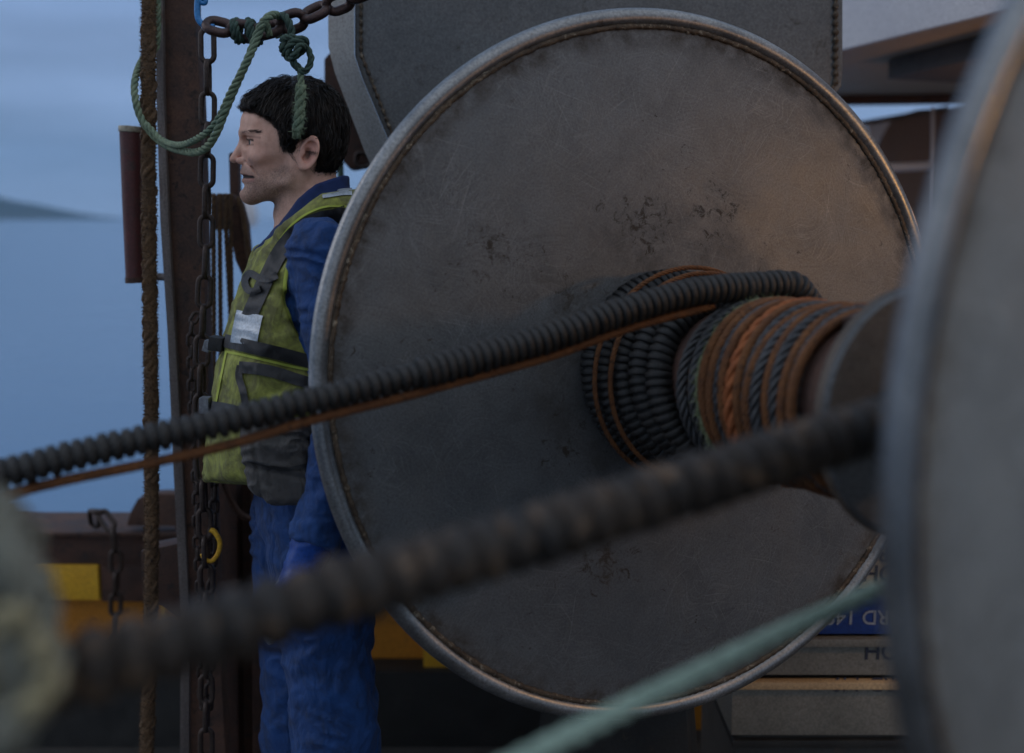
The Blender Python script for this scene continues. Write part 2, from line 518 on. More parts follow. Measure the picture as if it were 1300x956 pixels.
M['bluehook'] = worn('blue painted steel', (.02, .16, .42), (.03, .22, .52), (.03, .07, .12), 20, .45, 0, .2, 120, .66)
M['yellow'] = worn('yellow paint', (.56, .29, .012), (.62, .35, .02), (.24, .11, .015), 14, .6, 0, .25, 90, .64)
M['orange'] = worn('dirty orange paint', (.46, .17, .010), (.54, .21, .016), (.10, .045, .016), 7, .65, 0, .3, 60, .60)
M['white'] = worn('white painted steel', (.50, .48, .49), (.57, .55, .55), (.40, .35, .32), 5, .5, 0, .1, 70, .66)
M['brownpanel'] = worn('brown painted panel', (.14, .088, .064), (.18, .11, .08), (.11, .07, .05), 4, .55, 0, .1, 70, .66)
M['under'] = worn('stained ceiling paint', (.36, .25, .16), (.44, .31, .20), (.26, .17, .11), 3, .6, 0, .15, 50, .62)
M['girder'] = worn('grey brown girder', (.075, .058, .045), (.105, .08, .062), (.055, .042, .034), 8, .6, .1, .2, 80)
M['black'] = worn('black painted steel', (.012, .012, .012), (.022, .021, .02), (.04, .028, .02), 14, .6, .1, .3, 90, .62)
M['deck'] = worn('dark deck', (.028, .026, .024), (.045, .04, .035), (.06, .04, .03), 6, .7, 0, .4, 80, .6)
M['crate_cream'] = worn('cream plastic', (.27, .23, .17), (.32, .28, .21), (.17, .14, .10), 8, .55, 0, .1, 120, .62)
M['crate_tan'] = worn('orange cream plastic', (.42, .27, .14), (.48, .32, .17), (.28, .18, .09), 8, .55, 0, .1, 120, .62)
M['crate_grey'] = worn('grey plastic', (.14, .13, .11), (.18, .165, .14), (.10, .085, .07), 8, .55, 0, .1, 120, .62)
M['crate_blue'] = worn('blue plastic', (.008, .03, .15), (.012, .042, .20), (.008, .018, .08), 8, .5, 0, .1, 120, .64)
M['ink'] = worn('black print', (.02, .022, .04), (.03, .032, .05), None, 30, .7)
M['ink_pale'] = worn('pale print', (.20, .22, .27), (.27, .28, .32), None, 30, .7)
M['bundle'] = worn('pale grey twine', (.15, .15, .122), (.20, .198, .155), (.10, .10, .08), 10, .9, 0, .4, 120)
M['bundle_y'] = worn('yellowish twine', (.30, .26, .15), (.36, .31, .19), (.2, .17, .10), 10, .9, 0, .4, 120)
M['vest'] = cloth('dirty yellow green fabric', (.26, .28, .050), (.36, .38, .075), (.060, .053, .024), 700, 10, .7, .44)
M['piping'] = cloth('bright green piping', (.34, .39, .055), (.40, .45, .07), (.16, .17, .05), 700, 10, .1, .7)
M['blue'] = cloth('blue work fabric', (.003, .035, .14), (.005, .047, .18), (.004, .012, .035), 1100, 13, .9, .56)
M['collar'] = cloth('navy collar', (.004, .018, .085), (.006, .024, .11), (.004, .01, .04), 1100, 12, .4, .62)
M['glove'] = worn('blue rubber glove', (.005, .040, .22), (.009, .058, .28), (.04, .04, .05), 18, .45, 0, .5, 90, .60)
M['glove_tip'] = worn('chalky glove coating', (.22, .26, .34), (.30, .34, .42), (.10, .12, .2), 26, .7, 0, .4, 90, .6)
M['webbing'] = cloth('black webbing', (.006, .006, .007), (.010, .010, .011), (.045, .042, .038), 900, 20, .15, .70, .6)
M['pouch'] = cloth('dark grey pouch fabric', (.045, .043, .042), (.065, .06, .057), (.09, .085, .075), 500, 16, .9, .60)
M['reflector'] = worn('scuffed reflective tape', (.33, .37, .41), (.42, .46, .50), (.22, .24, .24), 30, .35, .25, .3, 300, .60)
M['plastic'] = worn('grey buckle plastic', (.10, .11, .13), (.16, .17, .19), (.30, .33, .36), 40, .4, 0, .1, 100, .6)
M['hair'], _N, _L, _P = newmat('dark brown hair')
_P.inputs['Base Color'].default_value = (.016, .011, .009, 1); _P.inputs['Roughness'].default_value = .5; _P.inputs['Specular IOR Level'].default_value = .3
_co = _N.new('ShaderNodeTexCoord').outputs['Object']
_L.new(mixc(_N, _L, rng(_N, _L, nz(_N, _L, _co, 60, 3), .35, .7), (.005, .0035, .003), (.020, .012, .008)), _P.inputs['Base Color'])

def vcol_mat(name, rough, bump, sss=0.0):
    m, N, L, P = newmat(name)
    a = N.new('ShaderNodeAttribute'); a.attribute_name = 'Col'
    co = N.new('ShaderNodeTexCoord').outputs['Object']
    mot = nz(N, L, co, 55, 6, .65)
    por = nz(N, L, co, 700, 3, .6)
    c = N.new('ShaderNodeMix'); c.data_type = 'RGBA'; c.blend_type = 'MULTIPLY'; c.inputs[0].default_value = 1
    L.new(a.outputs['Color'], c.inputs[6])
    L.new(mixc(N, L, rng(N, L, mot, .3, .7), (.84, .78, .76), (1.1, 1.1, 1.1)), c.inputs[7])
    L.new(c.outputs[2], P.inputs['Base Color'])
    P.inputs['Roughness'].default_value = rough
    P.inputs['Specular IOR Level'].default_value = .25
    if sss:
        P.inputs['Subsurface Weight'].default_value = sss
        P.inputs['Subsurface Radius'].default_value = (.006, .0025, .0015)
        P.inputs['Subsurface Scale'].default_value = .5
    b = N.new('ShaderNodeBump'); b.inputs['Strength'].default_value = bump; b.inputs['Distance'].default_value = .0008
    L.new(por, b.inputs['Height'])
    b2 = N.new('ShaderNodeBump'); b2.inputs['Strength'].default_value = .25; b2.inputs['Distance'].default_value = .004
    L.new(mot, b2.inputs['Height']); L.new(b.outputs[0], b2.inputs['Normal'])
    L.new(b2.outputs[0], P.inputs['Normal'])
    return m
M['skin'] = vcol_mat('weathered skin', .5, .4, .12)

# ------------------------------------------------------------------ setting: sea, hill, deck, haze
def sea_mat():
    m, N, L, P = newmat('evening sea')
    co = N.new('ShaderNodeTexCoord').outputs['Object']
    P.inputs['Base Color'].default_value = (.11, .20, .32, 1)
    P.inputs['Roughness'].default_value = .16
    P.inputs['IOR'].default_value = 1.33
    b = N.new('ShaderNodeBump'); b.inputs['Strength'].default_value = .22; b.inputs['Distance'].default_value = .2
    L.new(nz(N, L, co, .35, 6, .6, (1, 1.8, 1)), b.inputs['Height'])
    L.new(b.outputs[0], P.inputs['Normal'])
    return m
SEA_Z = -1.1
mb = MB()
mb.add([(-7000, 4.2, SEA_Z), (7000, 4.2, SEA_Z), (7000, 9000, SEA_Z), (-7000, 9000, SEA_Z),
        (-7000, -3000, SEA_Z), (7000, -3000, SEA_Z)], [(0, 1, 2, 3), (4, 5, 1, 0)])
tag(obj('sea', mb.mesh('sea'), sea_mat(), smooth=False), kind='structure')

def hill():
    m, N, L, P = newmat('moorland hillside')
    co = N.new('ShaderNodeTexCoord').outputs['Object']
    L.new(mixc(N, L, rng(N, L, nz(N, L, co, .006, 6), .4, .6), (.03, .04, .03), (.06, .06, .045)), P.inputs['Base Color'])
    P.inputs['Roughness'].default_value = 1.0
    mb = MB()
    nx, ny = 90, 24
    vs = []
    Y0, Y1 = 3300.0, 4700.0
    for j in range(ny):
        for i in range(nx):
            x = -4200 + 2600 * i / (nx - 1)
            y = Y0 + (Y1 - Y0) * j / (ny - 1)
            ridge = math.sin(PI * j / (ny - 1)) ** .8
            t = (x + 1640) / -760.0
            h = 0 if t < 0 else 200 * (1 - math.exp(-1.1 * t * t - .35 * t))
            h *= ridge * (1 + .22 * mnoise.fractal(Vector((x * .002, y * .002, 3.1)), 1.0, 2.0, 5))
            vs.append((x, y, SEA_Z - 2 + h))
    fs = [(j * nx + i, j * nx + i + 1, (j + 1) * nx + i + 1, (j + 1) * nx + i) for j in range(ny - 1) for i in range(nx - 1)]
    mb.add(vs, fs)
    tag(obj('hill', mb.mesh('hill'), m), kind='structure')
hill()

mb = MB()
prism(mb, [(-4, -3, 0), (4.5, -3, 0), (4.5, 3.0, 0), (-4, 3.0, 0)], (0, 0, -.12))
tag(obj('deck', mb.mesh('deck'), M['deck'], smooth=False), kind='structure')
# hull below the deck edge so the boat floats in the sea
mb = MB()
prism(mb, [(-4.02, -3, -.125), (4.52, -3, -.125), (4.52, 3.05, -.125), (-4.02, 3.05, -.125)], (0, 0, -1.4))
tag(obj('hull', mb.mesh('hull'), M['black'], smooth=False), 'black painted hull side under the working deck', 'hull')

def haze():
    m = bpy.data.materials.new('evening air'); m.use_nodes = True
    N, L = m.node_tree.nodes, m.node_tree.links
    N.clear()
    o = N.new('ShaderNodeOutputMaterial'); v = N.new('ShaderNodeVolumePrincipled')
    v.inputs['Color'].default_value = (.42, .74, 1.0, 1)
    v.inputs['Density'].default_value = HAZE
    v.inputs['Anisotropy'].default_value = .6
    L.new(v.outputs[0], o.inputs['Volume'])
    mb = MB()
    box_pts(mb, (0, 1600, (SEA_Z - 1 + 420) / 2), 14400, 9400, 420 - SEA_Z + 1)
    h = obj('haze', mb.mesh('haze'), m, smooth=False)
    tag(h, kind='stuff')
HAZE = 0.00016
haze()

# ------------------------------------------------------------------ the net drum
A_, E_ = 0.3867307, 0.05468039
CEN = Vector((0.25249912, 1.64158707, EYE - 0.25047094))
NRM = Vector((math.sin(A_) * math.cos(E_), -math.cos(A_) * math.cos(E_), math.sin(E_)))
UU = Vector((math.cos(A_), math.sin(A_), 0))
WW = UU.cross(NRM) * -1
if WW.z < 0: WW = -WW
RB = 0.59
def frame_mat(c, x, y, z):
    m = Matrix((x, y, z)).transposed().to_4x4(); m.translation = c
    return m
DM = frame_mat(CEN, UU, WW, UU.cross(WW))
if UU.cross(WW).dot(NRM) < 0:
    DM = frame_mat(CEN, -UU, WW, NRM)

drum = thing('winch_drum', 'large grey steel net drum with round pipe rimmed flange behind the wound rubber line', 'winch drum', (CEN.x, CEN.y, 0))
def flange(R, mw, pm, tube_r, name='flange', label=None, thick=.008):
    mb = MB()
    ri = R - tube_r * 1.2
    prof = [(0.02, thick / 2), (ri * .25, thick / 2), (ri * .5, thick / 2), (ri * .75, thick / 2), (ri, thick / 2), (ri, -thick / 2), (ri * .5, -thick / 2), (0.02, -thick / 2), (.02, thick / 2)]
    lathe(mb, prof, 128, Matrix())
    fl = obj(name, mb.mesh('flange plate'), pm, drum, 40, mw)
    if label: fl['label'] = label
    mb = MB()
    seg = 192
    prof = [(R - tube_r + tube_r * math.cos(t) * 1.0, tube_r * math.sin(t)) for t in [2 * PI * k / 16 for k in range(17)]]
    lathe(mb, prof, seg, Matrix())
    obj('rim', mb.mesh('rim'), M['rim'], fl, True, mw)
    # weld bead: a lumpy ring where the plate meets the pipe
    mb = MB()
    n = 900
    path = []; rad = []
    for k in range(n):
        a = 2 * PI * k / n
        r0 = R - 2.12 * tube_r + .0012 * mnoise.noise(Vector((math.cos(a) * 30, math.sin(a) * 30, 1)))
        path.append(Vector((math.cos(a) * r0, math.sin(a) * r0, thick / 2 + .001)))
        rad.append(.0034 + .0005 * math.sin(k * 1.9) + .0024 * abs(mnoise.noise(Vector((math.cos(a) * 60, math.sin(a) * 60, 4)))))
    T, N_, B_ = None, None, None
    vs = []; S = 7
    for k in range(n):
        a = 2 * PI * k / n
        er = Vector((math.cos(a), math.sin(a), 0)); ez = Vector((0, 0, 1))
        for q in range(S):
            b = 2 * PI * q / S
            vs.append(path[k] + (er * math.cos(b) * 1.25 + ez * math.sin(b)) * rad[k])
    fs = [(k * S + q, k * S + (q + 1) % S, ((k + 1) % n) * S + (q + 1) % S, ((k + 1) % n) * S + q) for k in range(n) for q in range(S)]
    mb.add(vs, fs)
    obj('weld_bead', mb.mesh('weld bead'), M['weld'], fl, True, mw)
    return fl
flange(RB, DM, M['plate'], .0142)
# near flange
NA = 0.55691281
NC = Vector((0.59152861, 0.78142622, EYE - 0.14545147))
nN = Vector((math.sin(NA), -math.cos(NA), 0)); nU = Vector((math.cos(NA), math.sin(NA), 0))
NM = frame_mat(NC, nU, Vector((0, 0, 1)), nU.cross(Vector((0, 0, 1))))
flange(.45, NM, M['plate2'], .0098, 'flange', 'pale grey flange nearest the camera, far out of focus')
# core, shaft and the brake plate between the flanges
mb = MB()
lathe(mb, [(.108, -.02), (.108, .25), (.103, .52), (.03, .52)], 48, DM)
obj('core', mb.mesh('core'), M['rust_dark'], drum, 40)
mb = MB()
_ax = (NC - (CEN + NRM * .5))
_sm = frame_mat(CEN + NRM * .48, UU, WW, NRM)
tube(mb, [CEN + NRM * .48, CEN + NRM * .58, CEN + NRM * .75, NC], .048, 24)
obj('shaft', mb.mesh('shaft'), M['rust_dark'], drum, 40)
mb = MB()
lathe(mb, [(.05, .560), (.141, .560), (.145, .564), (.145, .576), (.141, .580), (.05, .580)], 96, DM)
bp = obj('end_plate', mb.mesh('end plate'), M['housing'], drum, 40)
mb = MB()
lathe(mb, [(.1452, .561), (.1464, .563), (.1464, .571), (.1452, .573)], 96, DM)
obj('edge_band', mb.mesh('edge band'), M['girder'], bp, 40)
mb = MB()
for a0 in (0.5, 1.9, 3.4, 5.2):
    m4 = DM @ Matrix.Rotation(a0, 4, 'Z') @ Matrix.Translation((.085, 0, .525))
    for q in range(1):
        pts = [m4 @ Vector(p) for p in ((-.03, -.012, -.04), (.03, -.012, -.04), (.045, -.012, .04), (-.03, -.012, .04))]
        prism(mb, pts, (m4.to_3x3() @ Vector((0, .024, 0))))
obj('stiffener', mb.mesh('stiffener'), M['rust'], drum, 40)
# stand behind the flange and bed on the deck
mb = MB()
p0 = CEN - NRM * .16
prism(mb, [Vector((p0.x - .18, p0.y, .14)), Vector((p0.x + .18, p0.y, .14)), Vector((p0.x + .07, p0.y, p0.z + .08)), Vector((p0.x - .07, p0.y, p0.z + .08))], (.03, .09, 0))
obj('pedestal', bevel(mb.mesh('pedestal'), .006), M['black'], drum, 40)
mb = MB()
tube(mb, [CEN - NRM * .26, CEN + NRM * .0], .045, 20)
obj('axle_stub', mb.mesh('axle stub'), M['rust_dark'], drum, 40)
mb = MB()
b0 = CEN - NRM * .30; b1 = CEN + NRM * .78
for sgn in (-1, 1):
    o = UU * (.17 * sgn)
    dirv = (b1 - b0); dirv.z = 0
    sd = Vector((-dirv.y, dirv.x, 0)).normalized() * .05
    q0 = Vector((b0.x, b0.y, 0)) + o; q1 = Vector((b1.x, b1.y, 0)) + o
    prism(mb, [q0 - sd, q1 - sd, q1 + sd, q0 + sd], (0, 0, .14))
obj('bed_rail', bevel(mb.mesh('bed rail'), .006), M['black'], drum, 40)

# ------------------------------------------------------------------ wound and running lines
def coil_pt(t, r, ang):
    return CEN + NRM * t + (UU * math.cos(ang) + WW * math.sin(ang)) * r

def discs(mb, path, r, pitch, sides=20, jr=.03, groove=.84, tilt=.045):
    """rubber discs threaded close together on a line"""
    path = resample(path, pitch)
    tube(mb, path, r * (groove - .04), 14)
    T, N, B = frames(path)
    for i in range(len(path) - 1):
        L = (path[i + 1] - path[i]).length
        rr = r * (1 + random.uniform(-jr, jr))
        tl = Vector((random.uniform(-tilt, tilt), random.uniform(-tilt, tilt), random.uniform(-tilt, tilt)))
        t = (T[i] + tl).normalized()
        n = (N[i] - t * N[i].dot(t)).normalized(); b = t.cross(n)
        c = path[i] + n * random.uniform(-.03, .03) * r + b * random.uniform(-.03, .03) * r
        prof = [(-.02, .3), (.04, groove), (.10, .96), (.2, 1.0), (.68, 1.0), (.78, .96), (.84, groove), (1.0, .3)]
        vs = []
        for (h, k) in prof:
            for q in range(sides):
                a = 2 * PI * q / sides
                vs.append(c + t * h * L + (n * math.cos(a) + b * math.sin(a)) * rr * k)
        fs = []
        for h in range(len(prof) - 1):
            for q in range(sides):
                q2 = (q + 1) % sides
                fs.append((h * sides + q, h * sides + q2, (h + 1) * sides + q2, (h + 1) * sides + q))
        fs.append(tuple(range(sides))[::-1]); fs.append(tuple((len(prof) - 1) * sides + q for q in range(sides)))
        mb.add(vs, fs)

# rubber-disc ground line: wraps beside the flange, then runs off the top towards the lower left
mb = MB()
path = []
HR = .0205
wr = [(.022, .148), (.060, .145), (.100, .137), (.140, .128), (.180, .121), (.220, .119)]
for i in range(len(wr) - 1):
    (t0, r0), (t1, r1) = wr[i], wr[i + 1]
    for k in range(36):
        s = k / 36
        ss = max(0.0, (s - .62) / .38)
        ss = ss * ss * (3 - 2 * ss)
        path.append(coil_pt(t0 + (t1 - t0) * ss, r0 + (r1 - r0) * ss, -PI / 2 - 2 * PI * s * -1))
# last part of the turn up the back and over the top
for k in range(19):
    a = -PI / 2 + PI * k / 18
    q = k / 18
    path.append(coil_pt(.220 + .045 * q, .119 + .034 * q * q * (3 - 2 * q), a))
top = path[-1]
hdir = Vector((-UU.x, -UU.y, 0)).normalized()
def on_plane(px, py, base, d):
    """world point on the sight line of a pixel inside the vertical plane through base along d"""
    a = (px - 650.0) / FPX
    # x = a*dep-ish ; iterate on y
    y = base.y
    for _ in range(30):
        p = W(px, py, y)
        s = (p.x - base.x) / d.x
        y = base.y + d.y * s
    return W(px, py, y)
run_px = [(900, 368), (850, 378), (780, 399), (700, 427), (600, 456), (500, 483), (400, 508), (300, 532), (200, 554), (100, 577), (20, 597), (-80, 620), (-200, 650)]
run = [on_plane(x, y, top, hdir) for x, y in run_px]
path = path[:-4] + catmull([path[-4], path[-3]] + run, 10)[6:]
ncoil = len(path) - 3 - 70
discs(mb, path[:ncoil], HR, .0118, 20, .03)
discs(mb, path[ncoil - 1:], .0172, .0128, 20, .03, .78, .05)
tag(obj('ground_line', mb.mesh('ground line', False), M['rubber'], None, 50), 'sharp ribbed black rubber line wound on the drum and running off its top to the left', 'rubber line')

# foreground line
mb = MB()
base2 = Vector((.52, .84, EYE)) 
fg_px = [(1380, 470), (1250, 503), (1130, 537), (1000, 576), (850, 625), (700, 673), (550, 718), (400, 761), (250, 807), (100, 850), (-60, 893), (-220, 935)]
fg = [on_plane(x, y, base2, hdir) for x, y in fg_px]
discs(mb, catmull(fg, 10), .0212, .0200, 20, .05, .82)
tag(obj('foreground_line', mb.mesh('foreground line', False), M['rubber_worn'], None, 50), 'thick blurred brown rubber line crossing low in front of the drum', 'rubber line')

# rusty wire running under the ground line
mb = MB()
rw_px = [(905, 388), (880, 395), (800, 416), (700, 452), (600, 480), (500, 507), (400, 532), (300, 562), (200, 586), (100, 606), (20, 625), (-80, 648), (-200, 676)]
rw = [on_plane(x, y, top, hdir) for x, y in rw_px]
rope(mb, catmull(rw, 10), .0066, 6, .05, 5, .006)
tag(obj('rusty_wire', mb.mesh('rusty wire', False), M['rustwire']), 'single rusty orange wire running just under the ribbed rubber line', 'wire')

# thin rust wires lying over the rubber wraps
for (t0, rr, da, lab) in ((.082, .170, .0, 'left rusty wire turn laid over the rubber wraps on the drum'), (.121, .161, .9, 'right rusty wire turn laid between the rubber wraps on the drum')):
    mb = MB()
    rope(mb, [coil_pt(t0 + .006 * math.sin(2 * k / 60 * PI + da), rr, 2 * PI * k / 60) for k in range(61)], .0042, 4, .03, 5, .005)
    tag(obj('wire_turn', mb.mesh('wire turn', False), M['rustwire']), lab, 'wire', 'rusty wire turns on the rubber wraps')

# wire section: rows of grey wire, rusty wire, green rope and one orange rope
rows = []
t = .247
seq = ['greywire', 'greywire', 'green_fray', 'rustwire', 'rustwire', 'greywire', 'rustwire', 'orange_rope', 'rustwire', 'greywire', 'rustwire', 'greywire', 'rustwire', 'greywire', 'rustwire', 'greywire', 'rustwire']
size = {'greywire': .0085, 'green_fray': .0085, 'rustwire': .0066, 'orange_rope': .0095}
names = {'greywire': ('grey_wire', 'grey laid steel wire', 'wire'), 'green_fray': ('frayed_rope', 'frayed green', 'rope'), 'rustwire': ('rusty_wire', 'rusty orange wire', 'wire'), 'orange_rope': ('orange_rope', 'bright orange rope', 'rope')}
ordn = {'greywire': ['hard against the rubber wraps', 'just left of the frayed green rope', 'two rows left of the orange rope', 'two rows right of the orange rope', 'four rows right of the orange rope', 'six rows right of the orange rope', 'second from the round end plate'],
        'green_fray': [''], 'rustwire': ['just right of the frayed green rope', 'second right of the frayed green rope', 'just left of the orange rope', 'just right of the orange rope', 'three rows right of the orange rope', 'five rows right of the orange rope', 'seven rows right of the orange rope', 'nearest the round end plate'], 'orange_rope': ['']}
cnt = {}
for s in seq:
    r = size[s]
    t += r * .95
    mb = MB()
    br = .119 + (.0085 - r) * .3 + (0.003 if s == 'orange_rope' else 0) - (t - .25) * .035
    if s == 'rustwire': br += .003
    ph = random.random() * 6
    pth = [coil_pt(t + .004 * math.sin(2 * PI * k / 72 + ph), br + .002 * math.sin(4 * PI * k / 72 + ph), 2 * PI * k / 72) for k in range(73)]
    rope(mb, pth, r, 3 if s in ('orange_rope', 'green_fray') else (4 if s == 'greywire' else 6), r * (8 if s != 'greywire' else 7), 6, r * .7, jit=.25 if s == 'green_fray' else 0)
    if s == 'green_fray': fuzz(mb, pth, r, 900, .010)
    if s == 'orange_rope': fuzz(mb, pth, r, 250, .006)
    i = cnt.get(s, 0); cnt[s] = i + 1
    nm, what, cat = names[s]
    lab = {'green_fray': 'frayed mossy green rope turn wound on the drum beside grey wire', 'orange_rope': 'bright orange rope turn wound on the drum among rusty wires'}.get(s) or f'{what} turn on the drum, {ordn[s][i]}'
    tag(obj(nm, mb.mesh(nm, False), M[s]), lab, cat, 'rope and wire turns on the drum')
    t += r * .95

# dark shackle hanging on the shaft beside the end plate, and the teal tie
mb = MB()
sc_ = coil_pt(.545, .15, PI * .97)
c0 = W(1018, 500, 1.17)
lk = [c0 + Vector(p) for p in ((0, 0, .034), (-.006, -.004, .02), (-.007, -.006, -.02), (0, -.01, -.04), (.007, -.006, -.02), (.006, -.004, .02))]
tube(mb, catmull(lk, 6, True), .006, 8, True)
tag(obj('shackle', mb.mesh('shackle'), M['chain']), 'dark rusty shackle lying against the wound wires by the round end plate', 'shackle')
mb = MB()
for k in range(5):
    z0 = k * .009
    c0 = CEN + NRM * (.665 + k * .009)
    pts = [c0 + (UU * math.cos(a) + WW * math.sin(a)) * .056 for a in [2 * PI * q / 40 for q in range(41)]]
    rope(mb, pts, .006, 3, .03, 5, .004)
tag(obj('teal_lashing', mb.mesh('teal lashing', False), M['teal']), 'teal rope lashing wrapped round the shaft beside the near flange', 'rope')

# teal rope in the foreground
mb = MB()
tp = [W(1250, 690, .80), W(1130, 742, .76), W(1000, 800, .70), W(870, 862, .64), W(740, 925, .59), W(560, 1015, .54)]
rope(mb, catmull(tp, 10), .0074, 3, .05, 8)
tag(obj('teal_rope', mb.mesh('teal rope', False), M['teal']), 'pale teal rope slanting out of focus across the lower right', 'rope')

# pale grey bundle close to the camera
bundle = thing('twine_bundle', 'pale grey bundle of twine, blurred close up in the lower left corner', 'twine', W(0, 900, .52))
for kk, (mat, cx, cy, n, s0) in enumerate((('bundle', -62, 775, 24, 1.0), ('bundle_y', 22, 846, 7, .36))):
    mb = MB()
    for k in range(n):
        pts = []
        a0 = random.uniform(0, 6)
        for q in range(14):
            a = 2 * PI * q / 14
            x = cx + s0 * (96 * math.cos(a) + random.uniform(-14, 14))
            y = cy + s0 * (170 * math.sin(a) * (1 - .12 * math.cos(a)) + random.uniform(-12, 12))
            if s0 == 1.0:
                x -= (y - 770) * -.22
            pts.append(W(x * (1 - .0) + random.uniform(-22, 22) * s0, y, .52 + .05 * math.sin(a + a0) + random.uniform(-.02, .02)))
        rope(mb, catmull(pts, 5, True), .0085, 3, .05, 5, .006)
    if s0 == 1.0:
        # the knotted heart of the bundle fills the loops
        for k in range(60):
            x0, y0 = random.gauss(-45, 30), random.gauss(785, 70)
            p = [W(x0 + random.uniform(-50, 50), y0 + random.uniform(-60, 60), .53 + random.uniform(-.03, .03)) for _ in range(4)]
            rope(mb, catmull(p, 5), .0085, 3, .05, 5, .007)
    ob_ = obj('hank', mb.mesh('hank', False), M[mat], bundle)
    if mat == 'bundle_y': ob_['label'] = 'yellowish hank of the bundle'

# ------------------------------------------------------------------ steel housing behind the drum
YH = 2.12
hs = thing('steel_housing', 'grey galvanised steel housing standing behind the top of the large drum flange', 'housing', (W(760, 400, YH).x, YH, 0))
face = [(450, -160), (450, 70), (459, 98), (492, 176), (560, 330), (560, 620), (1000, 620), (1040, 140), (1058, 122), (1068, 110), (1070, 90), (1070, -160)]
mb = MB()
prism(mb, [W(x, y, YH) for x, y in face], (0, .30, 0))
obj('face_panel', bevel(mb.mesh('face panel'), .004), M['housing'], hs, 40)
mb = MB()
el = [(450, -160), (450, 70), (459, 98), (492, 176), (560, 330), (560, 620)]
er = [(414, -160), (417, 60), (425, 92), (462, 190), (530, 345), (530, 620)]
vs = [W(x, y, YH - .012) for x, y in el] + [W(x, y, YH + .035) for x, y in er] + [W(x + 3, y, YH + .30) for x, y in er]
n = len(el)
mb.add(vs, [(i, i + 1, n + i + 1, n + i) for i in range(n - 1)] + [(n + i, n + i + 1, 2 * n + i + 1, 2 * n + i) for i in range(n - 1)])
obj('edge_plate', mb.mesh('edge plate'), M['housing_edge'], hs, 30)
mb = MB()
def beadp(mb, pts, r, step=.0035):
    pts = resample([Vector(p) for p in pts], step)
    pts = [p + Vector((mnoise.noise(Vector((i * .6, 3, 0))), 0, mnoise.noise(Vector((0, i * .6, 7))))) * .0012 for i, p in enumerate(pts)]
    tube(mb, pts, [r * (.8 + .35 * math.sin(i * 1.3) + .3 * mnoise.noise(Vector((i * .9, 5, 2)))) for i in range(len(pts))], 7)
beadp(mb, [W(1061, -60, YH - .003), W(1061, 104, YH - .003), W(1049, 124, YH - .003)], .006)
obj('weld_bead', mb.mesh('weld bead'), M['weld'], hs)
mb = MB()
beadp(mb, [W(458, -60, YH - .003), W(458, 68, YH - .003), W(500, 176, YH - .003)], .004)
obj('weld_bead', mb.mesh('weld bead'), M['weld'], hs)

# ------------------------------------------------------------------ superstructure on the right
HZ = EYE + .52
def at_z(px, py, z):
    a = (px - 650.0) / FPX; b = -(py - 433.0) / FPX
    d = Vector((a, math.cos(PITCH) - b * math.sin(PITCH), math.sin(PITCH) + b * math.cos(PITCH)))
    k = (z - EYE) / d.z
    return Vector((d.x * k, d.y * k, z))
oh = thing('deck_overhang', 'white edged deck overhang with stained brown underside above the right of the drum', 'overhang', (2, 3, 0))
fl = at_z(1040, 70, HZ); fr = at_z(1400, -18, HZ)
dirf = (fr - fl).normalized()
p_l = fl - dirf * .05; p_r = fl + dirf * 2.6
back = Vector((-dirf.y, dirf.x, 0)) * 1.0
if back.y < 0: back = -back
rear_y = at_z(1100, 120, HZ).y + .2
mb = MB()
prism(mb, [p_l, p_r, p_r + Vector((0, 0, .5)), p_l + Vector((0, 0, .5))], back * .02)
obj('fascia', bevel(mb.mesh('fascia'), .005), M['white'], oh, 40)
mb = MB()
q_l, q_r = p_l + back * .022, p_r + back * .022
rl = Vector((q_l.x - .1, rear_y, HZ + .004)); rr_ = Vector((q_r.x + 1.5, rear_y, HZ + .004))
prism(mb, [q_l + Vector((0, 0, .004)), q_r + Vector((0, 0, .004)), rr_, rl], (0, 0, .35))
obj('underside', mb.mesh('underside'), M['under'], oh, False)
# hanging girder and rear lip
mb = MB()
g0, g1 = at_z(1128, 76, HZ), at_z(1290, 34, HZ)
gd = (g1 - g0)
prism(mb, [g0, g1, g1 + back * .3, g0 + back * .3], (0, 0, -.062))
obj('girder', bevel(mb.mesh('girder'), .004), M['girder'], oh, 40)
mb = MB()
l0 = at_z(1040, 122, HZ); l1 = at_z(1330, 118, HZ)
prism(mb, [l0, l1, l1 + Vector((0, .06, 0)), l0 + Vector((0, .06, 0))], (0, 0, -.036))
obj('rear_lip', bevel(mb.mesh('rear lip'), .004), M['rust_dark'], oh, 40)
# brown cabin side with the pale slanting frame
YB = 4.45
cb = thing('cabin_side', 'brown cabin side wall seen under the overhang beyond the drum', 'cabin wall', (2.0, YB, 0))
mb = MB()
prism(mb, [W(x, y, YB) for x, y in ((1128, 152), (1166, 139), (1420, 128), (1420, 800), (1060, 800), (1108, 205))], (0, .3, 0))
obj('wall', mb.mesh('wall'), M['brownpanel'], cb, False)
mb = MB()
prism(mb, [W(x, y, YB - .03) for x, y in ((1085, 155), (1205, 134), (1205, 140), (1090, 161))], (0, .02, 0))
obj('top_trim', mb.mesh('top trim'), M['girder'], cb, False)
mb = MB()
prism(mb, [W(x, y, YB - .01) for x, y in ((1102, 159), (1131, 154), (1112, 187), (1104, 180))], (0, .02, 0))
obj('pale_corner', mb.mesh('pale corner'), M['white'], cb, False)
# rail
rl_ = thing('hand_rail', 'thin pale upright and rail in front of the brown cabin side', 'railing', W(1186, 420, 3.9))
mb = MB(); tube(mb, [W(1184, 136, 3.9), W(1187, 420, 3.9)], .007, 10); obj('post', mb.mesh('post'), M['white'], rl_)
mb = MB(); tube(mb, [W(1080, 216, 3.9), W(1184, 210, 3.9)], .017, 10); obj('rail', mb.mesh('rail'), M['white'], rl_)

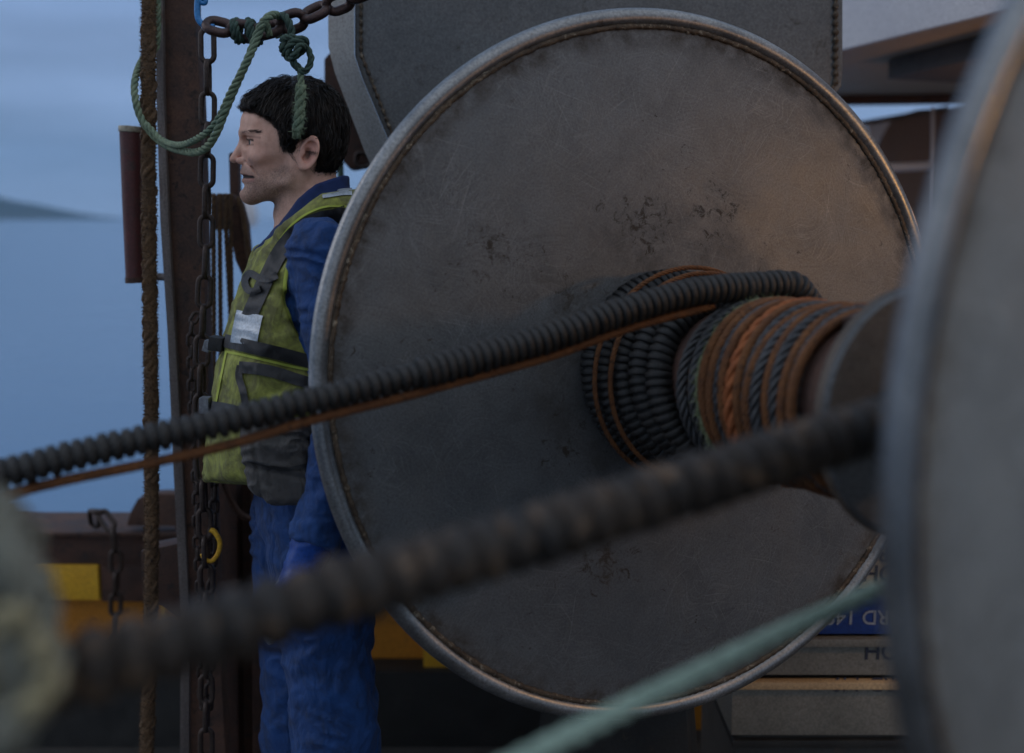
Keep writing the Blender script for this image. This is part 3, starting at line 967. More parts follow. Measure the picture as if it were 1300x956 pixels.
# deck lamp under the overhang, out of frame to the right: its warm light reaches the drum
lampp = Vector((1.38, 1.22, EYE + .14))
lamp = thing('deck_lamp', 'warm deck lamp low to the right of the drum, lighting its flange', 'lamp', lampp)
mb = MB(); lathe(mb, [(.0, .05), (.05, .05), (.06, .03), (.06, -.01), (.052, -.01), (.05, .02), (0, .03)], 24, Matrix.Translation(lampp))
obj('lamp_housing', mb.mesh('lamp housing'), M['black'], lamp, 40)
lamp2p = Vector((1.66, 3.0, EYE + .08))
lamp2 = thing('deck_lamp', 'warm deck lamp on the cabin side beneath the overhang', 'lamp', lamp2p)
mb = MB(); lathe(mb, [(.0, .05), (.05, .05), (.06, .03), (.06, -.01), (.052, -.01), (.05, .02), (0, .03)], 24, Matrix.Translation(lamp2p) @ Matrix.Rotation(PI, 4, 'X'))
obj('lamp_housing', mb.mesh('lamp housing'), M['black'], lamp2, 40)
ld = bpy.data.lights.new('lamp_light', 'POINT')
ld.energy = 1.5; ld.color = (1.0, .55, .24); ld.shadow_soft_size = .05
lo = bpy.data.objects.new('lamp_light', ld); COL.objects.link(lo); lo.location = lamp2p + Vector((0, 0, .04)); adopt(lo, lamp2)
ld = bpy.data.lights.new('lamp_light', 'POINT')
ld.energy = 7.0; ld.color = (1.0, .47, .10); ld.shadow_soft_size = .05
lo = bpy.data.objects.new('lamp_light', ld); COL.objects.link(lo); lo.location = lampp + Vector((0, 0, -.03)); adopt(lo, lamp)

# ------------------------------------------------------------------ fish boxes seen past the drum's lower right
def text_mesh(body, size):
    cu = bpy.data.curves.new('print', 'FONT'); cu.body = body; cu.size = size; cu.extrude = .0006
    cu.align_x = 'CENTER'; cu.align_y = 'CENTER'; cu.offset = .0004
    o = bpy.data.objects.new('print', cu); COL.objects.link(o)
    dg = bpy.context.evaluated_depsgraph_get(); dg.update()
    me = bpy.data.meshes.new_from_object(o.evaluated_get(dg))
    bpy.data.objects.remove(o); me.materials.clear()
    return me
YF = 1.98
zfloor = 0.0
boxes = [   # top py, bottom py, wall material, lip material, [(text, px, py, height px, flip, ink)], label
    (862, 935, 'crate_grey', 'crate_tan', [('BRD 149', 1104, 868, 21, True, 'ink')], 'grey fish box with black upside down BRD 149, under the cream one'),
    (808, 858, 'crate_grey', 'crate_grey', [('IOH', 1124, 826, 24, True, 'ink')], 'dull cream fish box printed HOI under the blue fish box'),
    (752, 806, 'crate_blue', 'crate_blue', [('BRD 149', 1096, 783, 21, True, 'ink_pale')], 'dark blue fish box with pale upside down BRD 149'),
    (664, 750, 'crate_cream', 'crate_cream', [('IOH', 1122, 727, 24, True, 'ink'), ('BRD 149', 1096, 703, 21, True, 'ink')], 'cream fish box printed HOI on top of the blue fish box'),
]
def fish_box(y0, y1, wm, lm, prints, label):
    a, b = W(930, y0, YF), W(1260, y1, YF)
    t = thing('fish_box', label, 'fish box', ((a.x + b.x) / 2, YF + .2, b.z), 'fish boxes stacked beyond the drum')
    H = a.z - b.z; Wd = b.x - a.x; D = .40
    cx, cy = (a.x + b.x) / 2, YF + D / 2
    mb = MB()
    th = .012
    box_pts(mb, (cx, YF + th / 2, b.z + H * .46), Wd, th, H * .88)
    box_pts(mb, (cx, YF + D - th / 2, b.z + H * .46), Wd, th, H * .88)
    box_pts(mb, (a.x + th / 2, cy, b.z + H * .46), th, D - 2 * th - .001, H * .88)
    box_pts(mb, (b.x - th / 2, cy, b.z + H * .46), th, D - 2 * th - .001, H * .88)
    box_pts(mb, (cx, cy, b.z + H * .05), Wd - 2 * th - .001, D - 2 * th - .001, H * .06)
    obj('shell', bevel(mb.mesh('shell'), .003), M[wm], t, 40)
    mb = MB()
    lh = .016
    zz = a.z - lh / 2 - .001
    box_pts(mb, (cx, YF - .004, zz), Wd + .02, .022, lh); box_pts(mb, (cx, YF + D + .004, zz), Wd + .02, .022, lh)
    box_pts(mb, (a.x - .002, cy, zz), .018, D - .016, lh); box_pts(mb, (b.x + .002, cy, zz), .018, D - .016, lh)
    obj('lip', bevel(mb.mesh('lip'), .003), M[lm], t, 40)
    for (s, px, py, hp, flip, ink) in prints:
        me = text_mesh(s, hp / FPX * YF * 1.32)
        R = Matrix.Rotation(PI / 2, 4, 'X')
        if flip: R = R @ Matrix.Rotation(PI, 4, 'Z')
        obj('lettering', me, M[ink], t, False, Matrix.Translation(W(px, py, YF - .0015)) @ R)
for bx in boxes: fish_box(*bx)
# plain box at the bottom of the stack down to the deck
zb = W(0, 935, YF).z
fb = thing('fish_box', 'plain dark bottom fish box standing on the deck', 'fish box', (W(1095, 935, YF).x, YF + .2, 0), 'fish boxes stacked beyond the drum')
a, b = W(930, 935, YF), W(1260, 935, YF)
mb = MB(); box_pts(mb, ((a.x + b.x) / 2, YF + .2, zb / 2), b.x - a.x - .02, .38, zb - .006)
obj('shell', bevel(mb.mesh('shell'), .01), M['deck'], fb, 40)
mb = MB(); box_pts(mb, ((a.x + b.x) / 2, YF + .2, zb - .015), b.x - a.x, .41, .016)
obj('lip', bevel(mb.mesh('lip'), .003), M['black'], fb, 40)

# ------------------------------------------------------------------ bulwark
YW = 2.75
bw = thing('bulwark', 'rusty bulwark with flat steel cap rail and orange inner side along the deck edge', 'bulwark', (-1, YW, 0))
zt = W(100, 672, YW).z
mb = MB()
box_pts(mb, (-.9, YW + .07, zt - .006), 3.6, .20, .012)
obj('cap_rail', bevel(mb.mesh('cap rail'), .003), M['rust'], bw, 40)
z1 = W(100, 716, YW).z
mb = MB()
box_pts(mb, (-.9, YW + .04, (zt - .0135 + z1) / 2), 3.6, .10, zt - .0135 - z1)
obj('rail_face', bevel(mb.mesh('rail face'), .006), M['rust_dark'], bw, 40)
mb = MB()
box_pts(mb, (-.9, YW + .10, (z1 - .002) / 2), 3.6, .06, z1 - .002)
obj('inner_side', mb.mesh('inner side'), M['orange'], bw, False)
# yellow and rusty blocks along the rail
z2 = W(100, 763, YW).z
def pxbox(x0, x1, y0, y1, Y, depth, mat, name, parent, bv=.004):
    a, b = W(x0, y0, Y), W(x1, y1, Y)
    mb = MB(); box_pts(mb, ((a.x + b.x) / 2, Y + depth / 2, (a.z + b.z) / 2), b.x - a.x, depth, a.z - b.z)
    return obj(name, bevel(mb.mesh(name), bv), M[mat], parent, 40)
pxbox(-40, 126, 718, 762, YW - .02, .118, 'yellow', 'yellow_block', bw)
pxbox(127, 206, 718, 764, YW - .015, .113, 'rust_dark', 'rusty_block', bw)
for x in (208, 555, 640):
    pass
pxbox(204, 220, 766, 1010, YW + .0, .068, 'yellow', 'stanchion', bw)
pxbox(536, 590, 700, 1010, YW + .0, .068, 'yellow', 'stanchion', bw)
pxbox(-150, -120, 766, 1010, YW + .0, .068, 'yellow', 'stanchion', bw)
# dark scupper plate along the foot
pxbox(-300, 820, 853, 1020, YW - .03, .09, 'black', 'foot_plate', bw)

# cleat plate with rounded corner on the rail
mb = MB()
Yc = YW - .03
pts = [(160, 668), (166, 648), (174, 634), (187, 628), (204, 627), (262, 627), (262, 692), (226, 692), (222, 668)]
prism(mb, [W(x, y, Yc) for x, y in pts], (0, .05, 0))
tag(obj('fairlead', bevel(mb.mesh('fairlead'), .006), M['rust'], None, 40), 'round cornered rusty plate standing on the bulwark rail behind the hairy rope', 'fairlead')

# ------------------------------------------------------------------ rusty post
YP = 2.04
post = thing('gantry_post', 'tall rusty steel post standing behind the hanging chain', 'post', (W(262, 900, YP).x, YP, 0))
mb = MB()
pf = [(205, -140), (247, -140), (250, 20), (256, 110), (260, 220), (264, 420), (272, 600), (280, 780), (292, 1010), (292, 1330), (240, 1330), (240, 780), (232, 600), (222, 420), (214, 280), (208, 120)]
prism(mb, [W(x - (3 if 240 < x < 300 else 0), y, YP) for x, y in pf], (0, .045, 0))
obj('web', bevel(mb.mesh('web'), .004), M['rust'], post, 40)
mb = MB()
lf = [(196, -140), (205, -140), (208, 120), (214, 280), (222, 420), (232, 600), (240, 780), (240, 1330), (226, 1330), (229, 780), (220, 600), (212, 420), (203, 280), (198, 120)]
prism(mb, [W(x, y, YP - .012) for x, y in lf], (0, .14, 0))
obj('side_plate', bevel(mb.mesh('side plate'), .003), M['rust_lip'], post, 40)
mb = MB()
prism(mb, [W(x, y, YP - .004) for x, y in ((178, 700), (226, 690), (240, 745), (243, 800), (205, 770), (180, 762))], (0, .06, 0))
obj('gusset', bevel(mb.mesh('gusset'), .006), M['rust_dark'], post, 40)
# second post just behind: dark backdrop between chain and man
p2 = thing('ladder_frame', 'dark rusty lower frame between the chain and the man', 'frame', (W(310, 900, 2.25).x, 2.25, 0))
for (x0, x1, nm) in ((284, 300, 'upright'), (318, 330, 'upright')):
    mb = MB(); prism(mb, [W(x, y, 2.25) for x, y in ((x0, 560), (x1, 560), (x1 + 4, 1250), (x0 + 4, 1250))], (0, .05, 0))
    obj(nm, bevel(mb.mesh(nm), .003), M['rust_dark'], p2, 40)
mb = MB(); prism(mb, [W(x, y, 2.31) for x, y in ((262, 610), (345, 610), (350, 1240), (262, 1240))], (0, .012, 0))
obj('back_plate', mb.mesh('back plate'), M['rust_dark'], p2, False)
mb = MB(); tube(mb, catmull([W(278, 560, 2.2), W(280, 600, 2.2), W(290, 630, 2.2), W(308, 655, 2.2), W(330, 660, 2.2)], 6), .008, 8)
tag(obj('old_hose', mb.mesh('old hose'), M['rust']), 'brown hose curving down behind the corner of the life vest', 'hose')

# red pipe roller
YR = 2.10
rp = thing('red_pipe', 'flaking dark red pipe with pale cap beside the hairy rope', 'pipe', W(172, 362, YR))
mb = MB(); tube(mb, [W(166, 168, YR), W(168.5, 262, YR), W(171.5, 352, YR)], lambda t: .0225 - .0035 * t, 24); obj('barrel', mb.mesh('barrel'), M['redpaint'], rp, 40)
mb = MB(); tube(mb, [W(166, 160.5, YR), W(166, 168, YR)], .0245, 24); obj('cap', bevel(mb.mesh('cap'), .002), M['cap'], rp, 40)
mb = MB(); tube(mb, [W(171.5, 352, YR), W(172, 359, YR)], .0205, 24); obj('collar', mb.mesh('collar'), M['rust'], rp, 40)
mb = MB(); tube(mb, [W(174, 350, YR), W(215, 352, YR)], .008, 12); obj('bracket', mb.mesh('bracket'), M['rust_lip'], rp, 40)

# hairy brown rope
YHR = 1.93
mb = MB()
hp = catmull([W(189, -120, YHR), W(189, 0, YHR), W(188.5, 120, YHR), W(189, 250, YHR), W(190.5, 380, YHR), W(192, 520, YHR), W(192.5, 640, YHR), W(192, 740, YHR), W(190, 830, YHR), W(186, 960, YHR), W(180, 1200, YHR)], 14)
hp = resample(hp, .004)
tube(mb, hp, [.0128 + .0016 * mnoise.noise(Vector((0, i * .35, 5))) for i in range(len(hp))], 12)
rope(mb, hp, .0138, 5, .11, 6, .006, jit=.9)
fuzz(mb, hp, .0136, 26000, .0060, .0006)
tag(obj('hairy_rope', mb.mesh('hairy rope', False), M['hemp']), 'thick hairy brown rope hanging straight down past the red pipe', 'rope')

# ------------------------------------------------------------------ chains
def link_mesh(L, Wd, r, name='link', sides=10):
    """closed link along x, outer length L, outer width Wd, wire radius r"""
    hw = Wd / 2 - r; hl = L / 2 - r - hw
    pts = []
    for k in range(9):
        a = -PI / 2 + PI * k / 8
        pts.append(Vector((hl + hw * math.cos(a), hw * math.sin(a), 0)))
    for k in range(9):
        a = PI / 2 + PI * k / 8
        pts.append(Vector((-hl + hw * math.cos(a), hw * math.sin(a), 0)))
    mb = MB(); tube(mb, pts, r, sides, True)
    return mb.mesh(name)

def chain(name, label, path, L, Wd, r, mat, roll0=0.0, jit=.12, group=None, cat='chain'):
    pitch = L - 2 * r * 1.12
    path = resample(path, pitch)
    t = thing(name, label, cat, path[0], group)
    me = link_mesh(L, Wd, r)
    for i in range(len(path) - 1):
        c = (path[i] + path[i + 1]) / 2
        d = (path[i + 1] - path[i]).normalized()
        up = Vector((0, -1, 0)) if abs(d.y) < .9 else Vector((0, 0, 1))
        s = d.cross(up).normalized(); n = s.cross(d)
        rl = roll0 + (PI / 2 if i % 2 else 0) + random.uniform(-jit, jit)
        m3 = Matrix((d, s, n)).transposed() @ Matrix.Rotation(rl, 3, 'X')
        mw = m3.to_4x4(); mw.translation = c
        obj('link', me, mat, t, True if i == 0 else None, mw)
    return t
YC = 1.86
chain('hanging_chain', 'long rusty chain of big links hanging in front of the post beside the man', catmull([W(263, 38, YC), W(264, 130, YC), W(262.5, 230, YC), W(261.5, 320, YC), W(258, 400, YC), W(256, 470, YC), W(256, 560, YC), W(259, 640, YC), W(262, 720, YC), W(262, 790, YC), W(262, 960, YC)], 8), .0675, .033, .0050, M['chain'], .1)
chain('thin_chain', 'thinner dark chain hanging just left of the big linked chain', catmull([W(251, 398, YC + .06), W(243, 412, YC + .05), W(243, 470, YC + .05), W(245, 540, YC + .05), W(249, 620, YC + .04), W(250, 690, YC + .04), W(254, 760, YC + .04), W(256, 900, YC + .04)], 8), .030, .019, .0034, M['chain'], .4, .3)
chain('hook_chain', 'dark chain of medium links with the yellow hook, hanging low beside the post', catmull([W(272, 600, YC + .04), W(271, 680, YC + .03), W(268, 740, YC + .03), W(266, 800, YC + .03), W(266, 900, YC + .03)], 8), .036, .023, .0042, M['chain'], .7, .3)
YT = 1.74
chain('top_chain', 'heavy brown chain stretched across the top towards the steel housing', catmull([W(262, 30, YT), W(288, 37, YT), W(318, 42, YT), W(345, 36, YT), W(374, 28, YT), W(402, 14, YT), W(430, 3, YT), W(475, -14, YT)], 8), .058, .044, .0080, M['chain_top'], .8, .15)
chain('bulwark_chain', 'dark chain draped over the bulwark rail and hanging down its inner side', catmull([W(121, 668, YW - .01), W(118, 652, YW - .03), W(122, 645, YW - .06), W(132, 655, YW - .09), W(143, 672, YW - .10), W(147, 700, YW - .10), W(147, 760, YW - .10), W(147, 800, YW - .10), W(146, 835, YW - .10)], 8), .074, .040, .0068, M['chain'], .3, .2)

# blue hook at the top left
mb = MB()
bp_ = [W(252, -40, YT), W(251, -5, YT), W(250.5, 18, YT), W(254, 28, YT), W(262, 33, YT), W(272, 34.5, YT)]
tube(mb, catmull(bp_, 8), .0052, 12)
tube(mb, catmull([W(252, -40, YT), W(258, -48, YT), W(265, -38, YT), W(264, -20, YT)], 8), .0052, 12)
bh = tag(obj('blue_hook', mb.mesh('blue hook'), M['bluehook']), 'bright blue steel hook holding the end of the heavy top chain', 'hook')
mb = MB(); tube(mb, catmull([W(256, -3, YT), W(261, 0, YT), W(260, 4, YT), W(255, 3, YT)], 6, True), .004, 8, True)
adopt(obj('latch', mb.mesh('latch'), M['bluehook']), bh)

# yellow hook on the low chain
mb = MB()
YY = YC + .0
yp = [W(267, 672, YY), W(273, 676, YY), W(279, 688, YY), W(277, 702, YY), W(269, 712, YY), W(260, 710, YY), W(256, 703, YY)]
tube(mb, catmull(yp, 8), lambda t: .0055 - .0018 * t, 10)
tag(obj('yellow_hook', mb.mesh('yellow hook'), M['yellow']), 'small yellow steel hook hung on the low chain beside the post', 'hook')

# ------------------------------------------------------------------ green ropes on the top chain
gl = thing('green_rope_loop', 'green rope slung in a drooping loop from the top chain round the post', 'rope', W(230, 190, 1.80))
YG = 1.70
def pathp(pts): return catmull([W(x, y, d) for x, y, d in pts], 8)
mb = MB()
GR = .0074
rope(mb, pathp([(352, 46, YT + .03), (361, 30, YT + .01), (350, 19, YT - .02), (338, 24, YT - .05), (329, 38, YG), (316, 72, YG), (302, 103, YG), (286, 141, YG + .01), (275, 168, YG + .02), (260, 189, YG + .05), (238, 193, YG + .10), (205, 181, YG + .18), (180, 152, YG + .20), (171, 118, YG + .21), (174, 92, YG + .24), (184, 72, YG + .30), (198, 60, YG + .31), (200, 20, YG + .3), (199, -90, YG + .3)]), GR, 3, .040, 7)
obj('outer_strand', mb.mesh('outer strand', False), M['green_rope'], gl)
mb = MB()
rope(mb, pathp([(342, 45, YT - .03), (336, 28, YT - .05), (328, 46, YG - .004), (315, 76, YG - .01), (293, 117, YG), (276, 153, YG + .02), (257, 172, YG + .04), (230, 184, YG + .10), (206, 178, YG + .17), (186, 158, YG + .19)]), .0064, 3, .036, 7)
obj('inner_strand', mb.mesh('inner strand', False), M['green_rope'], gl)
mb = MB()
pts = []
for k in range(70):
    t = k / 69
    a = 2 * PI * 4 * t
    c = W(292 + 38 * t, 41 + 2 * t - 3 * math.sin(t * PI), YT)
    pts.append(c + Vector((.004 * math.sin(a * .5), .017 * math.cos(a), .017 * math.sin(a))))
rope(mb, pts, .0062, 3, .036, 7)
obj('wrapped_turns', mb.mesh('wrapped turns', False), M['dark_green'], gl)
gk = thing('knotted_green_rope', 'knotted dark green rope end dangling from the top chain in front of the hair', 'rope', W(380, 175, 1.6))
mb = MB()
YK = YT - .03
rope(mb, pathp([(352, 26, YT + .03), (360, 20, YT - .02), (368, 32, YK), (370, 48, YK), (362, 56, YK - .015), (360, 66, YK - .01), (370, 72, YK + .02), (381, 66, YK + .02), (388, 56, YK), (384, 50, YK - .025), (372, 54, YK - .03), (366, 64, YK - .025), (372, 78, YK - .02), (380, 88, YK - .02)]), .0072, 3, .04, 7)
rope(mb, pathp([(370, 52, YK + .02), (362, 62, YK + .015), (366, 74, YK - .012), (374, 70, YK - .036), (380, 58, YK - .035), (390, 62, YK - .015), (395, 74, YK - .015), (391, 87, YK - .02), (383, 91, YK - .022), (380, 88, YK - .022)]), .0060, 3, .04, 7)
rope(mb, pathp([(358, 50, YK), (366, 47, YK - .03), (378, 50, YK - .02), (384, 60, YK + .01), (376, 70, YK + .02), (364, 66, YK + .01), (357, 58, YK - .01)]), .0060, 3, .04, 7)
obj('knot', mb.mesh('knot', False), M['dark_green'], gk)
mb = MB()
ep = pathp([(381, 86, YK - .02), (382, 98, YK - .02), (382, 112, YK - .02), (381, 130, YK - .02), (380, 150, YK - .02), (377, 168, YK - .02)])
rope(mb, ep[:18], .0062, 3, .036, 7)
rope(mb, ep[14:], .0098, 3, .048, 8)
fuzz(mb, ep[14:], .0095, 260, .007)
for k in range(60):
    p = ep[-1] + Vector((random.uniform(-.006, .006), random.uniform(-.006, .006), 0))
    q = p + Vector((random.uniform(-.004, .004), random.uniform(-.004, .004), -random.uniform(.004, .012)))
    tube(mb, [p, q], .0008, 4)
obj('rope_end', mb.mesh('rope end', False), M['green_rope'], gk)

# ------------------------------------------------------------------ tackle beyond the chain
YB2 = 2.35
tb = thing('tackle_block', 'rusty tackle block with ropes rove through it, beyond the chain and the chin', 'tackle block', W(292, 330, YB2))
mb = MB(); prism(mb, [W(x, y, YB2) for x, y in ((290, 196), (293, 193), (300, 194), (302, 200), (303, 270), (305, 320), (296, 320), (292, 270))], (0, .03, 0))
obj('hanger', bevel(mb.mesh('hanger'), .003), M['rust_dark'], tb, 40)
mb = MB(); prism(mb, [W(x, y, YB2 - .02) for x, y in ((270, 250), (276, 246), (296, 246), (304, 258), (311, 285), (314, 320), (317, 345), (308, 352), (298, 330), (292, 292), (270, 292))], (0, .05, 0))
obj('cheek', bevel(mb.mesh('cheek'), .006), M['rust'], tb, 40)
tr = thing('tackle_rope', 'brown rope falls hanging from the rusty tackle block beside the chain', 'rope', W(290, 500, YB2))
for (x0, x1, rr2) in ((271, 272, .0065), (279, 281, .006), (287, 300, .006), (293, 297, .005)):
    mb = MB(); rope(mb, catmull([W(x0, 246, YB2 - .045), W(x0, 292, YB2 - .045), W((x0 + x1) / 2, 420, YB2 - .03), W(x1, 600, YB2)], 8), rr2, 3, .04, 6); obj('fall', mb.mesh('fall', False), M['hemp'], tr)
mb = MB(); rope(mb, catmull([W(303, 250, YB2 - .03), W(309, 275, YB2 - .035), W(314, 310, YB2 - .035), (W(318, 350, YB2 - .03)), W(318, 430, YB2)], 8), .0065, 3, .04, 6); obj('fall', mb.mesh('fall', False), M['hemp'], tr)

# distant vessel light, built as an unlit white blob
mb = MB()
bc = W(314, 268, 60)
for (z0, r0, r1, h) in ((0, .55, .42, 1.0),):
    lathe(mb, [(0, -1.0), (.5, -.9), (.62, -.3), (.5, .4), (.3, .75), (.0, .9)], 24, Matrix.Translation(bc))
by = tag(obj('pale_light_blob', mb.mesh('pale light blob'), M['white'], None, 40), 'small pale light blob standing in for a distant lamp beneath the chin', 'distant light')

# dark block and shackle behind the head
YS = 2.5
sb = thing('snatch_block', 'dark brown snatch block hanging between the head and the housing', 'snatch block', W(440, 215, YS))
mb = MB(); prism(mb, [W(x, y, YS) for x, y in ((411, 75), (418, 66), (440, 100), (474, 170), (470, 205), (455, 214), (445, 216), (436, 206), (420, 160), (411, 130))], (0, .07, 0))
obj('cheek', bevel(mb.mesh('cheek'), .008), M['rust_dark'], sb, 40)
mb = MB(); tube(mb, catmull([W(452, 206, YS), W(453, 196, YS), W(461, 194, YS), W(470, 200, YS), W(470, 209, YS), W(458, 212, YS)], 6, True), .006, 10, True)
obj('shackle', mb.mesh('shackle'), M['chain'], sb)
mb = MB(); tube(mb, [W(432, 205, YS), W(434, 290, YS)], .008, 10)
obj('pendant', mb.mesh('pendant'), M['dark_green'], sb)

# ------------------------------------------------------------------ the man
YM = 1.80
SPX = YM / FPX                       # metres per photo pixel at the man

def surface_nets(F, org, h):
    nx, ny, nz_ = F.shape
    off = [(0, 0, 0), (1, 0, 0), (0, 1, 0), (1, 1, 0), (0, 0, 1), (1, 0, 1), (0, 1, 1), (1, 1, 1)]
    corner = lambda o: F[o[0]:nx - 1 + o[0], o[1]:ny - 1 + o[1], o[2]:nz_ - 1 + o[2]]
    cntn = np.zeros((nx - 1, ny - 1, nz_ - 1), np.int8)
    for o in off: cntn += (corner(o) < 0)
    act = (cntn > 0) & (cntn < 8)
    ii = np.argwhere(act)
    idx = np.full(act.shape, -1, np.int64); idx[act] = np.arange(len(ii))
    f = np.stack([F[ii[:, 0] + o[0], ii[:, 1] + o[1], ii[:, 2] + o[2]] for o in off], 1)
    O = np.array(off, float)
    acc = np.zeros((len(ii), 3)); c = np.zeros(len(ii))
    for a in range(8):
        for b in range(a + 1, 8):
            if np.abs(O[a] - O[b]).sum() != 1: continue
            m = (f[:, a] < 0) != (f[:, b] < 0)
            t = f[m, a] / (f[m, a] - f[m, b])
            acc[m] += O[a] + t[:, None] * (O[b] - O[a]); c[m] += 1
    V = (ii + acc / c[:, None]) * h + np.array(org)
    quads = []
    S = F < 0
    for ax in range(3):
        sl0 = [slice(1, -1)] * 3; sl1 = [slice(1, -1)] * 3
        sl0[ax] = slice(0, -1); sl1[ax] = slice(1, None)
        d = S[tuple(sl0)] != S[tuple(sl1)]
        e = np.argwhere(d)
        inside = S[tuple(sl0)][d]
        base = e.copy()
        for q in range(3):
            if q != ax: base[:, q] += 1
        b_, c_ = [q for q in range(3) if q != ax]
        def cell(db, dc):
            k = base.copy(); k[:, b_] -= db; k[:, c_] -= dc
            return idx[k[:, 0], k[:, 1], k[:, 2]]
        q4 = np.stack([cell(1, 1), cell(0, 1), cell(0, 0), cell(1, 0)], 1)
        if ax == 1: inside = ~inside
        q4[~inside] = q4[~inside][:, ::-1]
        quads.append(q4)
    return V, np.concatenate(quads)

def grid(u0, u1, v0, v1, w0, w1, h):
    return (np.arange(u0, u1, h)[:, None, None], np.arange(v0, v1, h)[None, :, None], np.arange(w0, w1, h)[None, None, :])

def smin(a, b, k):
    hh = np.clip(.5 + .5 * (b - a) / k, 0, 1)
    return b + (a - b) * hh - k * hh * (1 - hh)
def smax(a, b, k): return -smin(-a, -b, k)
def ell(U, V, Wd, c, r):
    k0 = np.sqrt(((U - c[0]) / r[0]) ** 2 + ((V - c[1]) / r[1]) ** 2 + ((Wd - c[2]) / r[2]) ** 2)
    k1 = np.sqrt(((U - c[0]) / r[0] ** 2) ** 2 + ((V - c[1]) / r[1] ** 2) ** 2 + ((Wd - c[2]) / r[2] ** 2) ** 2)
    return k0 * (k0 - 1) / np.maximum(k1, 1e-6)
def cap(U, V, Wd, a, b, ra, rb):
    a = np.array(a, float); b = np.array(b, float); d = b - a
    t = np.clip(((U - a[0]) * d[0] + (V - a[1]) * d[1] + (Wd - a[2]) * d[2]) / (d @ d), 0, 1)
    return np.sqrt((U - a[0] - t * d[0]) ** 2 + (V - a[1] - t * d[1]) ** 2 + (Wd - a[2] - t * d[2]) ** 2) - (ra + (rb - ra) * t)

def sdf_mesh(name, V, Q):
    P = Wnp(V[:, 0], V[:, 1], YM + V[:, 2] * SPX)
    me = bpy.data.meshes.new(name)
    me.vertices.add(len(P)); me.vertices.foreach_set('co', P.astype(np.float32).ravel())
    me.loops.add(Q.size); me.loops.foreach_set('vertex_index', Q.astype(np.int32).ravel())
    me.polygons.add(len(Q)); me.polygons.foreach_set('loop_start', np.arange(0, Q.size, 4, dtype=np.int32))
    me.polygons.foreach_set('loop_total', np.full(len(Q), 4, np.int32))
    me.update(calc_edges=True); me.validate()
    bm = bmesh.new(); bm.from_mesh(me); bmesh.ops.recalc_face_normals(bm, faces=bm.faces); bm.to_mesh(me); bm.free()
    return me

def vcol(me, C):
    at = me.color_attributes.new('Col', 'FLOAT_COLOR', 'POINT')
    at.data.foreach_set('color', np.concatenate([C, np.ones((len(C), 1))], 1).astype(np.float32).ravel())

def to_world(p): return Vector(Wnp(p[0], p[1], YM + p[2] * SPX).tolist())

